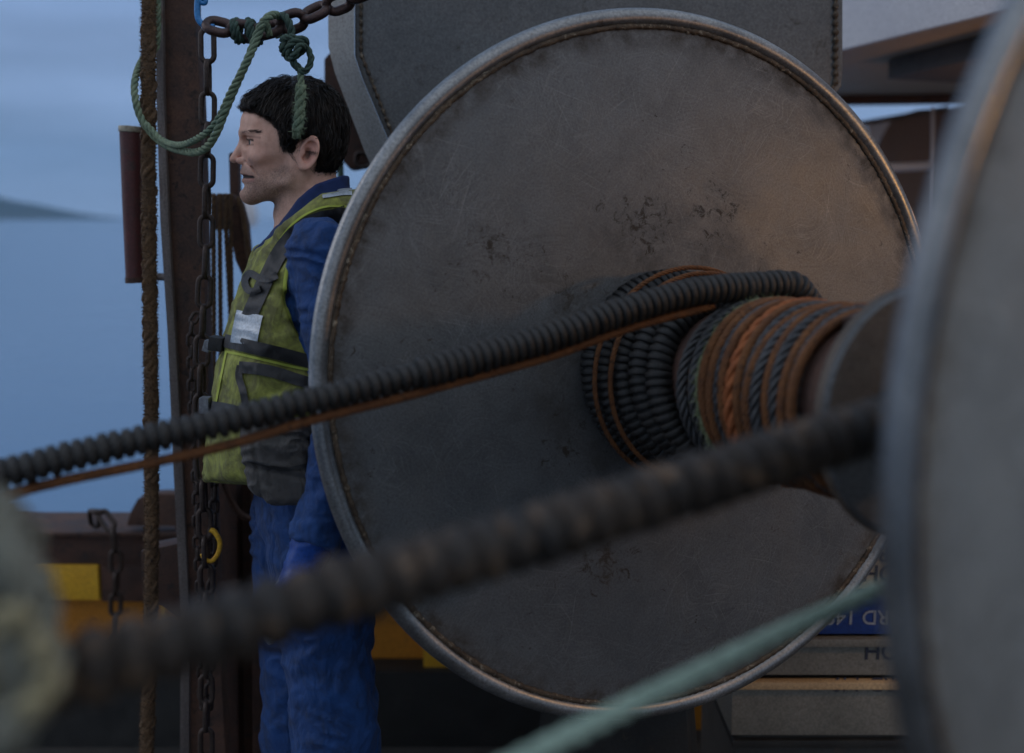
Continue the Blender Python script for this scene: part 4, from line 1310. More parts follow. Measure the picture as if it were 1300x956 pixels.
def head_sdf(U, V, Wd):
    A = np.abs(Wd)
    d = ell(U, V, Wd, (373, 163, 0), (63, 58, 51))
    d = smin(d, ell(U, V, Wd, (344, 183, 0), (38, 52, 42)), 14)            # face block
    d = smin(d, ell(U, V, Wd, (336, 154, 0), (29.5, 24, 41)), 8)           # forehead
    d = smin(d, ell(U, V, Wd, (346, 220, 0), (36, 34, 35)), 14)            # lower face
    d = smin(d, cap(U, V, A, (321, 246, 0), (366, 226, 33), 12.5, 12), 12) # jaw
    d = smin(d, ell(U, V, Wd, (318, 246, 0), (13, 12, 15)), 9)             # chin
    d = smin(d, cap(U, V, A, (366, 226, 33), (378, 200, 39), 12, 10), 12)
    d = smin(d, ell(U, V, Wd, (322, 219, 0), (14, 16, 19)), 8)             # muzzle
    d = smin(d, ell(U, V, A, (331, 199, 31), (15, 9, 9)), 10)              # cheekbone
    d = smin(d, cap(U, V, A, (310, 169, 5), (320, 168, 31), 6.5, 5), 7)    # brow
    # sockets
    d = smax(d, -ell(U, V, A, (312, 180, 20), (8.5, 7, 11)), 7)
    d = smin(d, ell(U, V, A, (325.5, 180, 22), (10, 9, 10)), 1.6)          # eyeball + lids
    # lids: a heavy upper fold
    d = smin(d, cap(U, V, A, (315.5, 175.8, 17), (321, 176.5, 29.5), 2.2, 2.2), 2)
    d = smin(d, cap(U, V, A, (316.3, 184.2, 18), (321.5, 183.6, 28.5), 1.6, 1.6), 2)
    d = smin(d, cap(U, V, A, (318, 190, 16), (326, 191, 29), 2.0, 1.5), 4) # bag below the eye
    # nose
    d = smin(d, cap(U, V, Wd, (311, 176, 0), (298.2, 200, 0), 4.2, 5.4), 5)
    d = smin(d, ell(U, V, Wd, (297.2, 202.6, 0), (5.8, 4.4, 5.4)), 2.5)
    d = smin(d, ell(U, V, A, (306, 204, 8), (6.2, 4.8, 4.2)), 3)
    d = smax(d, -ell(U, V, A, (302.5, 208.5, 4.6), (4.2, 2.6, 2.3)), 1.5)  # nostrils
    d = smax(d, -cap(U, V, A, (312, 205, 14.5), (322, 213, 26), 1.1, 1.3), 4) # nasolabial crease
    d = smax(d, -cap(U, V, A, (322, 213, 26), (327, 224, 30), 1.3, .8), 4)
    # lips, parted
    d = smin(d, cap(U, V, A, (309.4, 219.0, 0), (315, 220.2, 13.5), 4.4, 3.4), 2.2)
    d = smin(d, cap(U, V, A, (315, 220.2, 13.5), (323, 223.4, 22.5), 3.4, 1.6), 2.2)
    d = smin(d, cap(U, V, A, (311.6, 229.8, 0), (316.5, 228.6, 12.5), 4.6, 3.6), 2.2)
    d = smin(d, cap(U, V, A, (316.5, 228.6, 12.5), (323, 226.2, 22), 3.6, 1.6), 2.2)
    d = smax(d, -cap(U, V, A, (305, 224.3, 0), (312, 224.4, 14.5), 3.2, 2.8), 1.0)
    d = smax(d, -cap(U, V, A, (312, 224.4, 14.5), (321.5, 224.8, 25), 2.8, 1.3), 1.0)
    d = smax(d, -ell(U, V, A, (306, 237, 0), (4, 3.5, 9)), 5)              # dip under the lip
    # hollow cheek
    d = smax(d, -ell(U, V, A, (345, 216, 46), (17, 13, 11)), 12)
    # neck
    d = smin(d, cap(U, V, Wd, (388, 218, 0), (395, 310, 0), 38, 44), 13)
    d = smin(d, cap(U, V, A, (384, 218, 38), (356, 290, 9), 6, 6), 14)     # neck muscle
    d = smin(d, ell(U, V, Wd, (356, 272, 0), (8, 9, 8)), 10)               # adam's apple
    # ears
    ca, sa = math.cos(.30), math.sin(.30)
    X = ((U - 392) * ca + (V - 194) * sa) * 1.08; Y = (-(U - 392) * sa + (V - 194) * ca) * 1.06; Z = A - 48 - (X + 10) * .28
    e_ = np.sqrt((X / 12.5) ** 2 + (Y / 22.5) ** 2)
    ear = np.maximum((e_ - 1) * 12.5, np.abs(Z) - 3.2)
    rim_ = np.sqrt(((e_ - .86) * 13.5) ** 2 + (Z - 3.0) ** 2) - 3.0
    ear = smin(ear, rim_, 2)
    ear = smax(ear, -(np.sqrt(((X + 1) / 6.2) ** 2 + ((Y - 3) / 10.5) ** 2 + ((Z - 4) / 7.0) ** 2) - 1) * 5.5, 1.5)
    ear = smax(ear, -(np.sqrt(((X - 1) / 6.5) ** 2 + ((Y + 11) / 5.5) ** 2 + ((Z - 4.5) / 4.0) ** 2) - 1) * 4, 1.5)
    ear = smin(ear, np.sqrt(((X + 7.5) / 3) ** 2 + ((Y - 3) / 4.5) ** 2 + ((Z - 2) / 3) ** 2) * 3 - 3, 2)   # tragus
    ear = smin(ear, np.sqrt((X + 3) ** 2 + (Y - 20) ** 2 + (Z - 1) ** 2) - 4.6, 3)    # lobe
    d = smin(d, ear, 2.5)
    return d

h = 1.15
g = grid(280, 452, 95, 318, -74, 74, h)
V_, Q_ = surface_nets(head_sdf(*g), (280, 95, -74), h)
# hidden body core under the clothes joins the neck (same mesh)
def core_sdf(U, V, Wd):
    A = np.abs(Wd)
    d = cap(U, V, Wd, (396, 292, 0), (398, 320, 0), 40, 46)
    d = smin(d, ell(U, V, Wd, (385, 420, 0), (70, 130, 110)), 20)
    d = smin(d, ell(U, V, Wd, (380, 590, 0), (62, 80, 90)), 20)
    d = smin(d, cap(U, V, A, (398, 330, 110), (432, 500, 150), 30, 22), 20)
    d = smin(d, cap(U, V, A, (432, 500, 150), (400, 670, 150), 22, 16), 8)
    d = smin(d, cap(U, V, A, (390, 640, 52), (408, 930, 62), 50, 34), 20)
    d = smin(d, cap(U, V, A, (408, 930, 62), (412, 1290, 64), 34, 22), 8)
    d = smin(d, cap(U, V, A, (412, 1310, 64), (350, 1320, 66), 22, 16), 8)
    return d
gb = grid(230, 500, 262, 1350, -200, 200, 6.0)
V2, Q2 = surface_nets(core_sdf(*gb), (230, 262, -200), 6.0)
me = sdf_mesh('body', np.concatenate([V_, V2]), np.concatenate([Q_, Q2 + len(V_)]))
VV = np.concatenate([V_, V2])
def gauss(c, r): return np.exp(-(((VV[:, 0] - c[0]) / r[0]) ** 2 + ((VV[:, 1] - c[1]) / r[1]) ** 2 + ((np.abs(VV[:, 2]) - c[2]) / r[2]) ** 2))
def lerp(C, col, k): return C + (np.array(col) - C) * np.clip(k, 0, 1)[:, None]
C = np.tile(np.array([.68, .41, .315]), (len(VV), 1))
C = lerp(C, (.62, .32, .25), .55 * gauss((330, 200, 33), (20, 13, 16)))      # ruddy cheek
C = lerp(C, (.60, .31, .25), .55 * gauss((299, 203, 0), (13, 10, 12)))        # nose
C = lerp(C, (.60, .28, .22), .7 * gauss((395, 190, 55), (16, 28, 10)))
C = lerp(C, (.22, .09, .07), .75 * gauss((391, 196, 49), (5.5, 9, 6)))       # ear hollow: inner shade painted into the skin colour
# stubble
rs_ = RNG.random(len(VV))
sm = np.clip(gauss((330, 240, 12), (34, 24, 34)) * 1.3 + gauss((362, 222, 36), (20, 24, 22)) * 1.1 + gauss((310, 214, 8), (9, 5, 16)) * .9 + gauss((345, 262, 10), (24, 18, 30)) * .8, 0, 1)
sm = sm * np.clip((VV[:, 1] - (203 + .10 * (360 - VV[:, 0]))) / 12, 0, 1) * np.clip((400 - VV[:, 0]) / 25, 0, 1)
C = lerp(C, (.15, .105, .08), sm * (.36 + .5 * rs_))
# lips
def pdist(segs_):
    out = np.full(len(VV), 1e3)
    for a, b in segs_:
        a = np.array(a, float); b = np.array(b, float); d_ = b - a
        q = np.stack([VV[:, 0], VV[:, 1], np.abs(VV[:, 2])], 1) - a
        t_ = np.clip((q @ d_) / (d_ @ d_), 0, 1)
        out = np.minimum(out, np.linalg.norm(q - t_[:, None] * d_, axis=1))
    return out
up_l = pdist([((309.4, 219.4, 0), (315, 220.6, 13.5)), ((315, 220.6, 13.5), (322.5, 223.4, 22.5))])
lo_l = pdist([((311.6, 229.4, 0), (316.5, 228.2, 12.5)), ((316.5, 228.2, 12.5), (322.5, 226, 22))])
gap_ = pdist([((309, 224.4, 0), (315, 224.5, 14.5)), ((315, 224.5, 14.5), (323, 224.8, 25))])
lip = np.maximum(np.exp(-(up_l / 4.0) ** 4), np.exp(-(lo_l / 4.4) ** 4))
C = lerp(C, (.60, .25, .21), lip * .9)
mouth = np.exp(-(gap_ / 2.4) ** 4) * (VV[:, 0] > 308)
C = lerp(C, (.03, .012, .01), mouth * 1.3)  # shade inside the open mouth, painted dark
# eye: white, iris, lashes; brow
eu = VV[:, 0]; ev = VV[:, 1]; ew = np.abs(VV[:, 2])
C = lerp(C, (.30, .16, .13), .6 * np.exp(-((ev - 173.2 - (eu - 316) * .10) / 1.2) ** 2) * (eu > 310) * (eu < 331) * (ew > 10))  # shade of the lid crease, painted as a darker skin line
el_ = (np.sqrt(((eu - 325.5) / 10) ** 2 + ((ev - 180) / 9) ** 2 + ((ew - 22) / 10) ** 2) < 1.12) & (np.abs(ev - 180.3) < 3.6 * np.clip((330 - eu) / 8, 0, 1)) & (eu < 329)
C[el_] = (.46, .43, .41)
C[el_ & (eu < 318.0) & (ew < 28)] = (.022, .025, .03)
C = lerp(C, (.018, .012, .010), 1.2 * np.exp(-((ev - 177.3 - np.clip(eu - 318, 0, 20) * .22) / 1.25) ** 2) * (eu > 312) * (eu < 331) * (ew > 10) * (ew < 36))
C = lerp(C, (.12, .06, .05), .7 * np.exp(-((ev - 183.9 + np.clip(eu - 318, 0, 20) * .12) / 1.0) ** 2) * (eu > 313) * (eu < 329) * (ew > 10) * (ew < 36))
bw_ = np.exp(-((VV[:, 1] - 167.0 - (np.abs(VV[:, 2]) - 18) * .03) / 2.4) ** 2) * (np.abs(VV[:, 2]) > 5) * (VV[:, 0] < 333) * np.clip((334 - VV[:, 0]) / 12, 0, 1)
C = lerp(C, (.025, .016, .012), bw_ * .30 * (.6 + .4 * rs_))
vcol(me, C)
person = obj('person', me, M['skin'])
tag(person, 'dark haired man in yellow green life vest and blue overalls looking out to sea', 'person')

# hair: a cap with a cut line, plus loose strands
HL_v = np.array([95, 134, 138, 142, 151, 164, 185, 193, 194, 215, 226, 240.])
HL_u = np.array([290, 300, 306, 328, 345, 358, 362, 366, 398, 400, 403, 430.])
def hair_sdf(U, V, Wd):
    A = np.abs(Wd)
    d = ell(U, V, Wd, (373.5, 157, 0), (69, 60.5, 57))
    d = smin(d, ell(U, V, Wd, (402, 186, 0), (34, 42, 50)), 14)
    d = smin(d, ell(U, V, Wd, (323, 130, 0), (13, 11, 38)), 10)
    ln = np.interp(V, HL_v, HL_u)
    jag = 4.5 * np.sin(Wd * .33 + V * .05) + 3.0 * np.sin(Wd * .81 + 1.3) + 2.5 * np.sin(U * .55)
    cut = (ln + .35 * jag - U) * .75
    d = smax(d, cut, 3.5)
    d = smax(d, V - (223 + .6 * jag), 4)
    # round the ear
    ec = (np.sqrt(((U - 389) / 17.0) ** 2 + ((V - 197) / 24.5) ** 2) - 1) * 17
    d = smax(d, -np.maximum(ec, 34 - A), 3)
    nb = 1.5 * np.sin(U * .42 + A * .25 + V * .12) + .9 * np.sin(U * .95 - V * .3 + A * .6)
    return d - nb * .35
gh = grid(290, 452, 88, 240, -70, 70, 1.7)
Vh, Qh = surface_nets(hair_sdf(*gh), (290, 88, -70), 1.7)
hair = obj('hair', sdf_mesh('hair', Vh, Qh), M['hair'], person)
def pt_hair(p): return hair_sdf(p[:, 0], p[:, 1], p[:, 2])
ns = 12000
sel = RNG.integers(0, len(Vh), ns)
P0 = Vh[sel].copy()
hb = MB()
comb = np.stack([np.where(P0[:, 0] < 372, -.75, .35) * np.clip((190 - P0[:, 1]) / 70, .05, 1), np.full(ns, 1.0), np.sign(P0[:, 2]) * .25], 1) + RNG.normal(size=(ns, 3)) * .22
wpx = RNG.uniform(.18, .45, ns)
lift = np.where(RNG.random(ns) < .12, RNG.uniform(1.5, 4.0, ns), RNG.uniform(.2, 1.3, ns))
segs = [P0]
cur = P0.copy(); dirn = comb / np.linalg.norm(comb, axis=1)[:, None]
stp = RNG.uniform(3.0, 7.0, ns)
for k in range(4):
    e0 = .8
    base_ = pt_hair(cur)
    gr = np.stack([pt_hair(cur + np.array([e0, 0, 0])) - base_, pt_hair(cur + np.array([0, e0, 0])) - base_, pt_hair(cur + np.array([0, 0, e0])) - base_], 1)
    gr /= np.linalg.norm(gr, axis=1)[:, None] + 1e-6
    dd = dirn - gr * (dirn * gr).sum(1)[:, None]
    dd /= np.linalg.norm(dd, axis=1)[:, None] + 1e-6
    cur = cur + dd * stp[:, None] + gr * (lift - np.clip(pt_hair(cur), -4, 4))[:, None] * .9
    segs.append(cur)
    dirn = dd + RNG.normal(size=(ns, 3)) * .06
segs = np.stack(segs, 1)
hv = []; hf = []
sidev = np.cross(segs[:, 1] - segs[:, 0], RNG.normal(size=(ns, 3))); sidev /= np.linalg.norm(sidev, axis=1)[:, None] + 1e-6
for k in range(5):
    tw = [1, 1, .9, .6, .05][k]
    for sg in (-1, 1):
        hv.append(segs[:, k] + sidev * (wpx * tw * sg)[:, None])
HV = np.stack(hv, 1).reshape(-1, 3)           # ns*10
HP = Wnp(HV[:, 0], HV[:, 1], YM + HV[:, 2] * SPX)
F_ = np.array([[2 * k, 2 * k + 1, 2 * k + 3, 2 * k + 2] for k in range(4)])
HF = (F_[None] + (np.arange(ns) * 10)[:, None, None]).reshape(-1, 4)
hm = bpy.data.meshes.new('strands'); hm.from_pydata(HP.tolist(), [], HF.tolist()); hm.update()
obj('hair_strands', hm, M['hair'], hair)

# soft hairline: short loose hairs growing from the skin in front of the cut line
nh_ = 1500
hv_ = RNG.uniform(128, 196, nh_); hu_ = np.interp(hv_, HL_v, HL_u) + RNG.uniform(-6, 5, nh_)
hs_ = np.where(RNG.random(nh_) < .7, -1.0, 1.0)
hw_ = np.full(nh_, 70.0)
for _ in range(70):
    dv = head_sdf(hu_, hv_, hs_ * hw_); hw_ = np.where(dv > .4, hw_ - np.clip(dv * .6, .2, 4), hw_)
mbh = MB()
for a_, b_, c_, s_ in zip(hu_, hv_, hw_, hs_):
    if c_ < 3 or c_ > 66: continue
    L_ = random.uniform(3, 8); fx = random.uniform(-.55, .25); w_ = random.uniform(.12, .28)
    q0 = np.array((a_, b_ - L_ * .4, s_ * (c_ + .8))); q2 = np.array((a_ + fx * L_, b_ + L_ * .6, s_ * (c_ + 1.2)))
    mbh.add([to_world(q0 + (-w_, 0, 0)), to_world(q0 + (w_, 0, 0)), to_world(q2)], [(0, 1, 2)])
obj('hairline', mbh.mesh('hairline', False), M['hair'], hair)

# eyebrows: short hairs lying back along the ridge
nb_ = 200
bu = RNG.uniform(304, 330, nb_); bvv = 169.2 - 2.6 * np.sin((bu - 303) / 28 * PI * .8) + RNG.normal(size=nb_) * 1.1
sd_ = np.where(RNG.random(nb_) < .5, -1.0, 1.0)
aw = np.full(nb_, 62.0)
for _ in range(60):
    dv = head_sdf(bu, bvv, sd_ * aw); aw = np.where(dv > .4, aw - np.clip(dv * .6, .2, 4), aw)
okb = (aw > 5) & (aw < 60)
mbb = MB()
for a_, b_, c_, s_ in zip(bu[okb], bvv[okb], aw[okb], sd_[okb]):
    L_ = random.uniform(3.0, 5.5); up_ = random.uniform(-1.6, .6)
    q0 = np.array((a_, b_, s_ * (c_ + .4))); q2 = np.array((a_ + L_, b_ + up_, s_ * (c_ + 1.0 + L_ * .35)))
    w_ = .22
    mbb.add([to_world(q0 + (0, -w_, 0)), to_world(q0 + (0, w_, 0)), to_world(q2)], [(0, 1, 2)])
obj('eyebrows', mbb.mesh('eyebrows', False), M['hair'], person)

# clothes -----------------------------------------------------------------
TV = np.array([262, 285, 300, 316, 335, 360, 394, 420, 450, 498, 540, 590, 640.])
TF = np.array([372, 350, 334, 323, 316, 306, 294, 287, 279, 270, 264, 259, 258.])
TB = np.array([432, 442, 452, 460, 464, 466, 466, 464, 460, 456, 454, 454, 454.])
TW = np.array([52, 74, 104, 124, 134, 139, 141, 141, 139, 137, 134, 132, 132.])
def torso(U, V, Wd, inset=0.0):
    f_ = np.interp(V, TV, TF) + inset; b_ = np.interp(V, TV, TB) - inset; w_ = np.interp(V, TV, TW) - inset
    c = (f_ + b_) / 2; ru = (b_ - f_) / 2
    k = (np.abs((U - c) / ru) ** 2.3 + np.abs(Wd / w_) ** 2.3) ** (1 / 2.3)
    return (k - 1) * np.minimum(ru, w_) * .9

_H = np.random.default_rng(3).uniform(-1, 1, (64, 64, 64)).astype(np.float32)
def vnoise(x, y, z):
    x, y, z = np.broadcast_arrays(np.asarray(x, np.float32), np.asarray(y, np.float32), np.asarray(z, np.float32))
    xi, yi, zi = np.floor(x).astype(int), np.floor(y).astype(int), np.floor(z).astype(int)
    fx, fy, fz = x - xi, y - yi, z - zi
    fx, fy, fz = (f * f * (3 - 2 * f) for f in (fx, fy, fz))
    out = 0
    for a in (0, 1):
        wx = fx if a else 1 - fx
        for b in (0, 1):
            wy = fy if b else 1 - fy
            for c in (0, 1):
                wz = fz if c else 1 - fz
                out = out + _H[(xi + a) % 64, (yi + b) % 64, (zi + c) % 64] * wx * wy * wz
    return out

def wrinkle(U, V, Wd, s):
    """creases: ridged noise, stretched roughly across the hang of the cloth"""
    q = vnoise(U / 38 + 5, V / 38 + 3, Wd / 45 + 9) * 22
    a = vnoise((U + V * .6 + q) / 46, (V - U * .35 + q) / 17, Wd / 38)
    b = vnoise((U * .8 - V + q) / 30 + 7, (V + U * .6) / 52 + 1, Wd / 30 + 4)
    c = vnoise(U / 11, V / 9, Wd / 12)
    return s * ((1 - 2.2 * np.abs(a)) * .75 + b * .55 + c * .18)

def vest_sdf(U, V, Wd):
    A = np.abs(Wd)
    d = torso(U, V, Wd)
    d = smin(d, cap(U, V, A, (458, 264, 62), (410, 268, 92), 25, 23), 7)     # padded collar
    d = smin(d, cap(U, V, A, (410, 268, 92), (366, 298, 92), 22, 17), 8)
    d = smin(d, cap(U, V, A, (366, 298, 88), (336, 346, 84), 16, 9), 9)
    # neck hole
    d = smax(d, -cap(U, V, Wd, (398, 190, 0), (394, 284, 0), 56, 44), 6)
    d = smax(d, np.interp(U, [330, 345, 351, 377, 409, 443, 480], [312, 300, 290, 270, 247, 240, 239]) - V, 5)
    d = smax(d, -cap(U, V, Wd, (330, 262, 0), (345, 296, 0), 26, 12), 5)
    # armholes
    ah = (np.sqrt(((U - 425) / 62) ** 2 + ((V - 370) / 88) ** 2) - 1) * 60
    d = smax(d, -np.maximum(ah, 96 - A), 7)
    # quilting groove above the belt, lower hem
    d = d + 3.0 * np.exp(-((V - (446 + (U - 285) * .22)) / 7.0) ** 2)
    hem = 606 + .06 * (U - 256) + 4 * np.sin(U * .12 + Wd * .1)
    d = smax(d, V - hem, 5)
    # open front slit and stepped lower flap
    d = smax(d, -np.maximum(np.abs(Wd + 4) - 3.0, U - 330), 3)
    d = d - wrinkle(U, V, Wd, 3.0)
    return d
gv = grid(235, 485, 230, 625, -156, 156, 2.6)
Vv, Qv = surface_nets(vest_sdf(*gv), (235, 230, -156), 2.6)
vest = obj('life_vest', sdf_mesh('life vest', Vv, Qv), M['vest'], person)

LA = [(405, 318, -128), (436, 500, -158), (412, 640, -165), (398, 688, -168)]     # near arm joints
def coverall_sdf(U, V, Wd):
    A = np.abs(Wd)
    d = torso(U, V, Wd, 14.0)
    d = smax(d, V - 596, 6)
    d = smax(d, 275 - V, 6)
    # near arm, hangs by the drum
    arm = cap(U, V, Wd, LA[0], LA[1], 40, 33)
    arm = smin(arm, cap(U, V, Wd, LA[1], LA[2], 33, 28), 10)
    arm = smin(arm, cap(U, V, Wd, LA[2], LA[3], 29, 33), 6)
    pl = (U - 398) * -.25 + (V - 690) * .97
    arm = smax(arm, pl, 3)
    d = smin(d, arm, 14)
    # far arm, folded in front out of sight
    far = smin(cap(U, V, Wd, (405, 322, 126), (420, 500, 150), 38, 32), cap(U, V, Wd, (420, 500, 150), (352, 610, 120), 32, 26), 10)
    d = smin(d, far, 14)
    # hips and legs
    d = smin(d, ell(U, V, Wd, (392, 640, 0), (66, 70, 108)), 20)
    near = smin(cap(U, V, Wd, (402, 660, -54), (426, 930, -66), 66, 53), cap(U, V, Wd, (426, 930, -66), (430, 1275, -66), 53, 44), 14)
    farl = smin(cap(U, V, Wd, (378, 660, 50), (384, 930, 60), 60, 50), cap(U, V, Wd, (384, 930, 60), (392, 1275, 62), 50, 42), 14)
    d = smin(d, near, 16); d = smin(d, farl, 16)
    d = smax(d, V - 1290, 4)
    fold = wrinkle(U * .9, V * .9, Wd * .9, 4.4) + wrinkle(U * 1.9 + 40, V * 1.9, Wd * 1.9, 1.5) + wrinkle(U * 1.4, V * 1.8, Wd * 1.4, 2.0) * np.exp(-((V - 650) / 50.0) ** 2)
    return d - fold
gc = grid(235, 505, 255, 1300, -222, 196, 3.4)
Vc, Qc = surface_nets(coverall_sdf(*gc), (235, 255, -222), 3.4)
cov = obj('overalls', sdf_mesh('overalls', Vc, Qc), M['blue'], person)
# collar standing round the neck
def collar_sdf(U, V, Wd):
    t_ = np.clip((V - 220) / 75, 0, 1)
    cu = 398 - 6 * t_; r = 43 + 7 * t_
    rr = np.sqrt((U - cu) ** 2 + (Wd * .96) ** 2)
    d = np.abs(rr - r) - 3.2
    topl = 232 + np.clip(430 - U, 0, 200) * .0 + np.interp(U, [340, 356, 378, 400, 434, 450], [300, 282, 253, 234, 223, 224]) - 232
    d = smax(d, topl - V, 3); d = smax(d, V - 305, 3)
    d = smin(d, cap(U, V, np.abs(Wd), (352, 296, 22), (326, 318, 40), 5, 4), 8)
    return d - wrinkle(U, V, Wd, .8)
gk_ = grid(310, 470, 212, 330, -70, 70, 2.0)
Vk, Qk = surface_nets(collar_sdf(*gk_), (310, 212, -70), 2.0)
obj('collar', sdf_mesh('collar', Vk, Qk), M['collar'], cov)

# glove with gauntlet, palm, thumb and four fingers
def glove_sdf(U, V, Wd):
    d = cap(U, V, Wd, (402, 676, -168), (384, 722, -166), 30, 23)
    d = smin(d, cap(U, V, Wd, (384, 722, -172), (362, 756, -172), 19, 17), 10)
    d = smin(d, cap(U, V, Wd, (384, 722, -158), (362, 756, -156), 19, 17), 10)
    fg_ = 1e3
    for (w0, kx, L) in ((-190, 0, .95), (-176, -3, 1.05), (-162, -2, 1.0), (-148, 2, .82)):
        k0 = np.array((360 + kx, 757, w0 * .75 - 41)); k1 = k0 + np.array((-17, 22, -1)) * L; k2 = k1 + np.array((-3, 19, 2)) * L; k3 = k2 + np.array((6, 14, 3)) * L
        fi = smin(cap(U, V, Wd, k0, k1, 7.2, 6.8), cap(U, V, Wd, k1, k2, 6.8, 6.2), 2)
        fi = smin(fi, cap(U, V, Wd, k2, k3, 6.2, 5.2), 2)
        fg_ = np.minimum(fg_, fi)
    d = smin(d, fg_, 4)
    th = smin(cap(U, V, Wd, (372, 734, -184), (352, 750, -194), 9, 7.5), cap(U, V, Wd, (352, 750, -194), (340, 768, -192), 7.5, 6), 3)
    d = smin(d, th, 5)
    return d - wrinkle(U * 1.6, V * 1.6, Wd * 1.6, 1.1)
gg = grid(320, 440, 640, 830, -215, -120, 1.9)
Vg, Qg = surface_nets(glove_sdf(*gg), (320, 640, -215), 1.9)
gm = sdf_mesh('glove', Vg, Qg)
gm.materials.append(M['glove']); gm.materials.append(M['glove_tip'])
cen_v = np.array([Vg[q, 1].mean() + 0.55 * (380 - Vg[q, 0].mean()) for q in Qg])
pv = np.empty(len(gm.polygons), np.int32)
cz = np.array([sum(gm.vertices[i].co.z for i in p.vertices) / len(p.vertices) for p in gm.polygons])
cx_ = np.array([sum(gm.vertices[i].co.x for i in p.vertices) / len(p.vertices) for p in gm.polygons])
zk = W(372, 742, YM - .24).z; 
gm.polygons.foreach_set('material_index', ((cz + (cx_ - W(372, 742, YM - .24).x) * .5) < zk).astype(np.int32))
obj('glove', gm, None, person)
# boots
def boot_sdf(U, V, Wd):
    d = 1e3
    for (u0, w0) in ((430, -66), (392, 62)):
        b = smin(cap(U, V, Wd, (u0, 1230, w0), (u0 + 3, 1318, w0), 40, 34), cap(U, V, Wd, (u0, 1322, w0), (u0 - 95, 1330, w0 - 8), 30, 26), 14)
        d = np.minimum(d, b)
    return smax(d, V - 1345, 4)
gbt = grid(250, 490, 1180, 1360, -130, 130, 5)
Vb, Qb = surface_nets(boot_sdf(*gbt), (250, 1180, -130), 5)
obj('boots', sdf_mesh('boots', Vb, Qb), M['black'], person)

# straps and patches laid on the vest: march from the camera side onto the vest surface
def on_vest(u, v, lift=1.5, fn=vest_sdf, start=-215.0):
    w = start
    for _ in range(140):
        d = float(fn(np.array(u, float), np.array(v, float), np.array(w, float)))
        if d < .5: break
        w += max(.6, d * .6)
        if w > 40: break
    return np.array((u, v, w - lift))

def ribbon(name, pts, wid, mat, parent, lift=2.0, thick=1.6, n=10, cross=4, fn=vest_sdf):
    """strap of width wid (px) along a 2D polyline draped on the vest"""
    C2 = catmull([Vector((x, y, 0)) for x, y in pts], n)
    T, _, _ = frames(C2)
    rows_ = []
    for i, c in enumerate(C2):
        nrm = Vector((-T[i].y, T[i].x, 0))
        wd = wid(i / (len(C2) - 1)) if callable(wid) else wid
        rows_.append([(c.x + nrm.x * wd * (k / cross - .5), c.y + nrm.y * wd * (k / cross - .5)) for k in range(cross + 1)])
    mb = MB(); K = cross + 1; NR = len(rows_)
    Wz = np.array([[on_vest(u, v, lift, fn)[2] for (u, v) in r] for r in rows_])
    # stretch the strap flat over bumps
    for _ in range(3):
        Wz[1:-1] = np.minimum(Wz[1:-1], (Wz[:-2] + Wz[2:]) / 2)
    mid = Wz.mean(1, keepdims=True)
    Wz = Wz * .5 + np.minimum(Wz, mid) * .5
    vs = [to_world((r[k][0], r[k][1], Wz[i, k])) for i, r in enumerate(rows_) for k in range(K)]
    vs += [to_world((r[k][0], r[k][1], Wz[i, k] + thick)) for i, r in enumerate(rows_) for k in range(K)]
    o2 = NR * K; fs = []
    for i in range(NR - 1):
        for k in range(K - 1):
            a = i * K + k
            fs.append((a, a + 1, a + K + 1, a + K)); fs.append((o2 + a, o2 + a + K, o2 + a + K + 1, o2 + a + 1))
        for k in (0, K - 1):
            a = i * K + k; fs.append((a, a + K, o2 + a + K, o2 + a))
    for i in (0, NR - 1):
        for k in range(K - 1):
            a = i * K + k; fs.append((a, a + 1, o2 + a + 1, o2 + a))
    mb.add(vs, fs)
    return obj(name, mb.mesh(name), M[mat], parent, 50)

ribbon('shoulder_strap', [(440, 270), (425, 275), (405, 279), (384, 289), (368, 303), (354, 322), (342, 345), (332, 366), (322, 388), (316, 402)], 20, 'webbing', vest, 2.5)
ribbon('strap_loop', [(352, 349), (340, 354), (328, 352), (317, 347), (311, 354), (312, 364), (319, 370), (330, 366)], 9, 'webbing', vest, 7.0)
ribbon('armhole_piping', [(440, 281), (420, 284), (398, 292), (381, 306), (370, 325), (363, 350), (362, 376), (368, 398), (378, 418), (392, 440)], 5, 'piping', vest, 2.6)
ribbon('collar_piping', [(443, 262), (415, 262), (392, 270), (372, 284), (354, 306), (340, 330), (328, 352)], 2.6, 'piping', vest, 2.2)
ribbon('chest_belt', [(284, 432), (300, 436), (325, 442), (355, 449), (385, 457), (410, 463)], 17, 'webbing', vest, 4.0)
ribbon('belt_edge', [(285, 446), (310, 451), (340, 458), (370, 465), (400, 471)], 3.2, 'piping', vest, 2.2)
ribbon('reflective_patch', [(317, 397), (314, 410), (311, 424), (309, 437)], 34, 'reflector', vest, 3.0, cross=6)
ribbon('shoulder_reflector', [(409, 247), (422, 245), (436, 243), (447, 243)], 9, 'reflector', vest, 2.0)
ribbon('pocket_flap', [(303, 466), (325, 468), (350, 473), (375, 481), (402, 489)], 15, 'webbing', vest, 3.2)
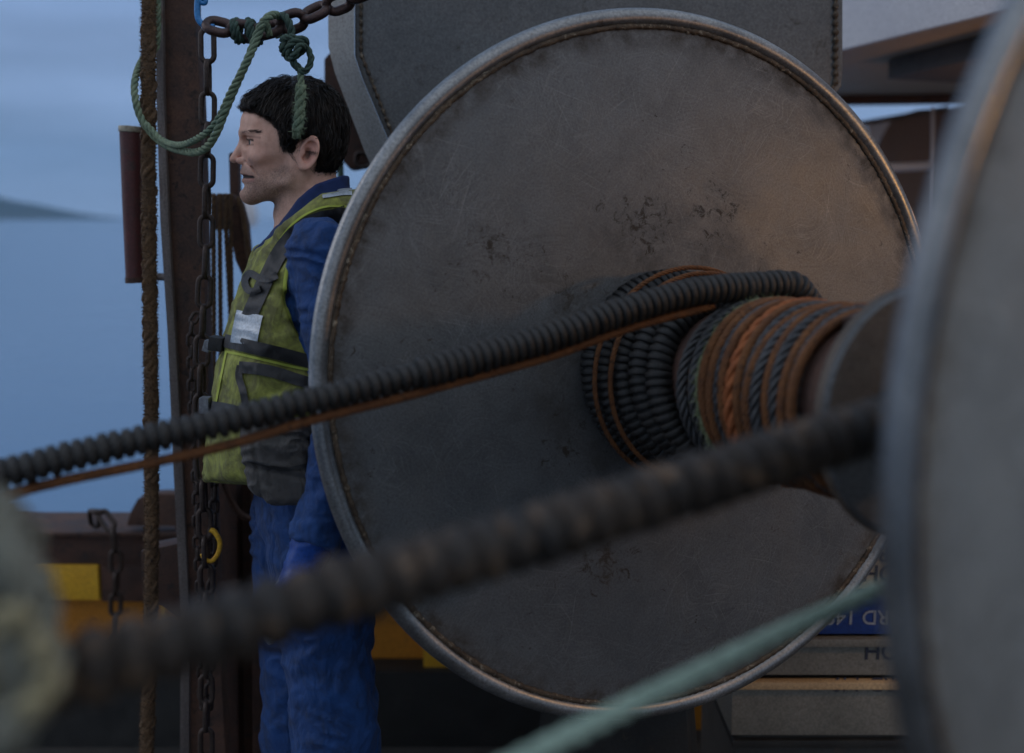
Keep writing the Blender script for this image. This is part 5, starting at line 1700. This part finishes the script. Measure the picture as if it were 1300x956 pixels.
ribbon('pocket_edge', [(305, 464), (303, 478), (308, 495), (311, 512), (312, 530)], 9, 'webbing', vest, 3.0)
ribbon('lower_strap', [(262, 517), (285, 520), (310, 527), (345, 540), (400, 556)], 17, 'webbing', vest, 3.4)
ribbon('zip_edge', [(287, 446), (282, 470), (276, 500), (272, 520)], 2.6, 'piping', vest, 2.0)
# buckles standing proud of the front edge
def blob(name, c, sx, sy, sw, mat, parent, rot=0.0):
    mb = MB(); box_pts(mb, (0, 0, 0), sx * SPX, sw * SPX, sy * SPX)
    me = bevel(mb.mesh(name), .0022, 2)
    return obj(name, me, M[mat], parent, 40, Matrix.Translation(to_world(c)) @ Matrix.Rotation(rot, 4, 'Y'))
bk = blob('buckle', (276, 436, -44), 17, 17, 22, 'webbing', vest, .15)
blob('buckle_tongue', (264, 439, -44), 9, 14, 14, 'plastic', bk, .3)
bk2 = blob('buckle', (261, 514, -40), 12, 20, 18, 'plastic', vest, .05)
bk3 = blob('buckle', (272, 590, -40), 9, 30, 14, 'plastic', vest, .1)
# pouch hung at the hip
def pouch_sdf(U, V, Wd):
    hw_ = np.interp(V, [535, 560, 600, 625, 642], [44, 45, 43, 36, 22])
    cu = np.interp(V, [535, 600, 642], [352, 352, 364])
    k = (np.abs((U - cu) / hw_) ** 3 + np.abs((Wd + 140) / 20) ** 2.4) ** (1 / 2.7)
    d = (k - 1) * 18
    d = smax(d, V - 640, 10); d = smax(d, 530 - V, 4)
    d = d + 2.2 * np.exp(-((V - (600 + (U - 350) * .2)) / 3.5) ** 2) + 2.0 * np.exp(-((U - 322 - (V - 560) * .15) / 3.0) ** 2)
    return d - wrinkle(U * 1.4, V * 1.4, Wd, 2.4)
gp = grid(295, 410, 522, 655, -172, -108, 2.2)
Vp, Qp = surface_nets(pouch_sdf(*gp), (295, 522, -172), 2.2)
pch = obj('pouch', sdf_mesh('pouch', Vp, Qp), M['pouch'], person)
ribbon('pouch_flap', [(312, 584), (335, 590), (360, 596), (392, 590)], 5, 'webbing', pch, 2.0, fn=pouch_sdf)
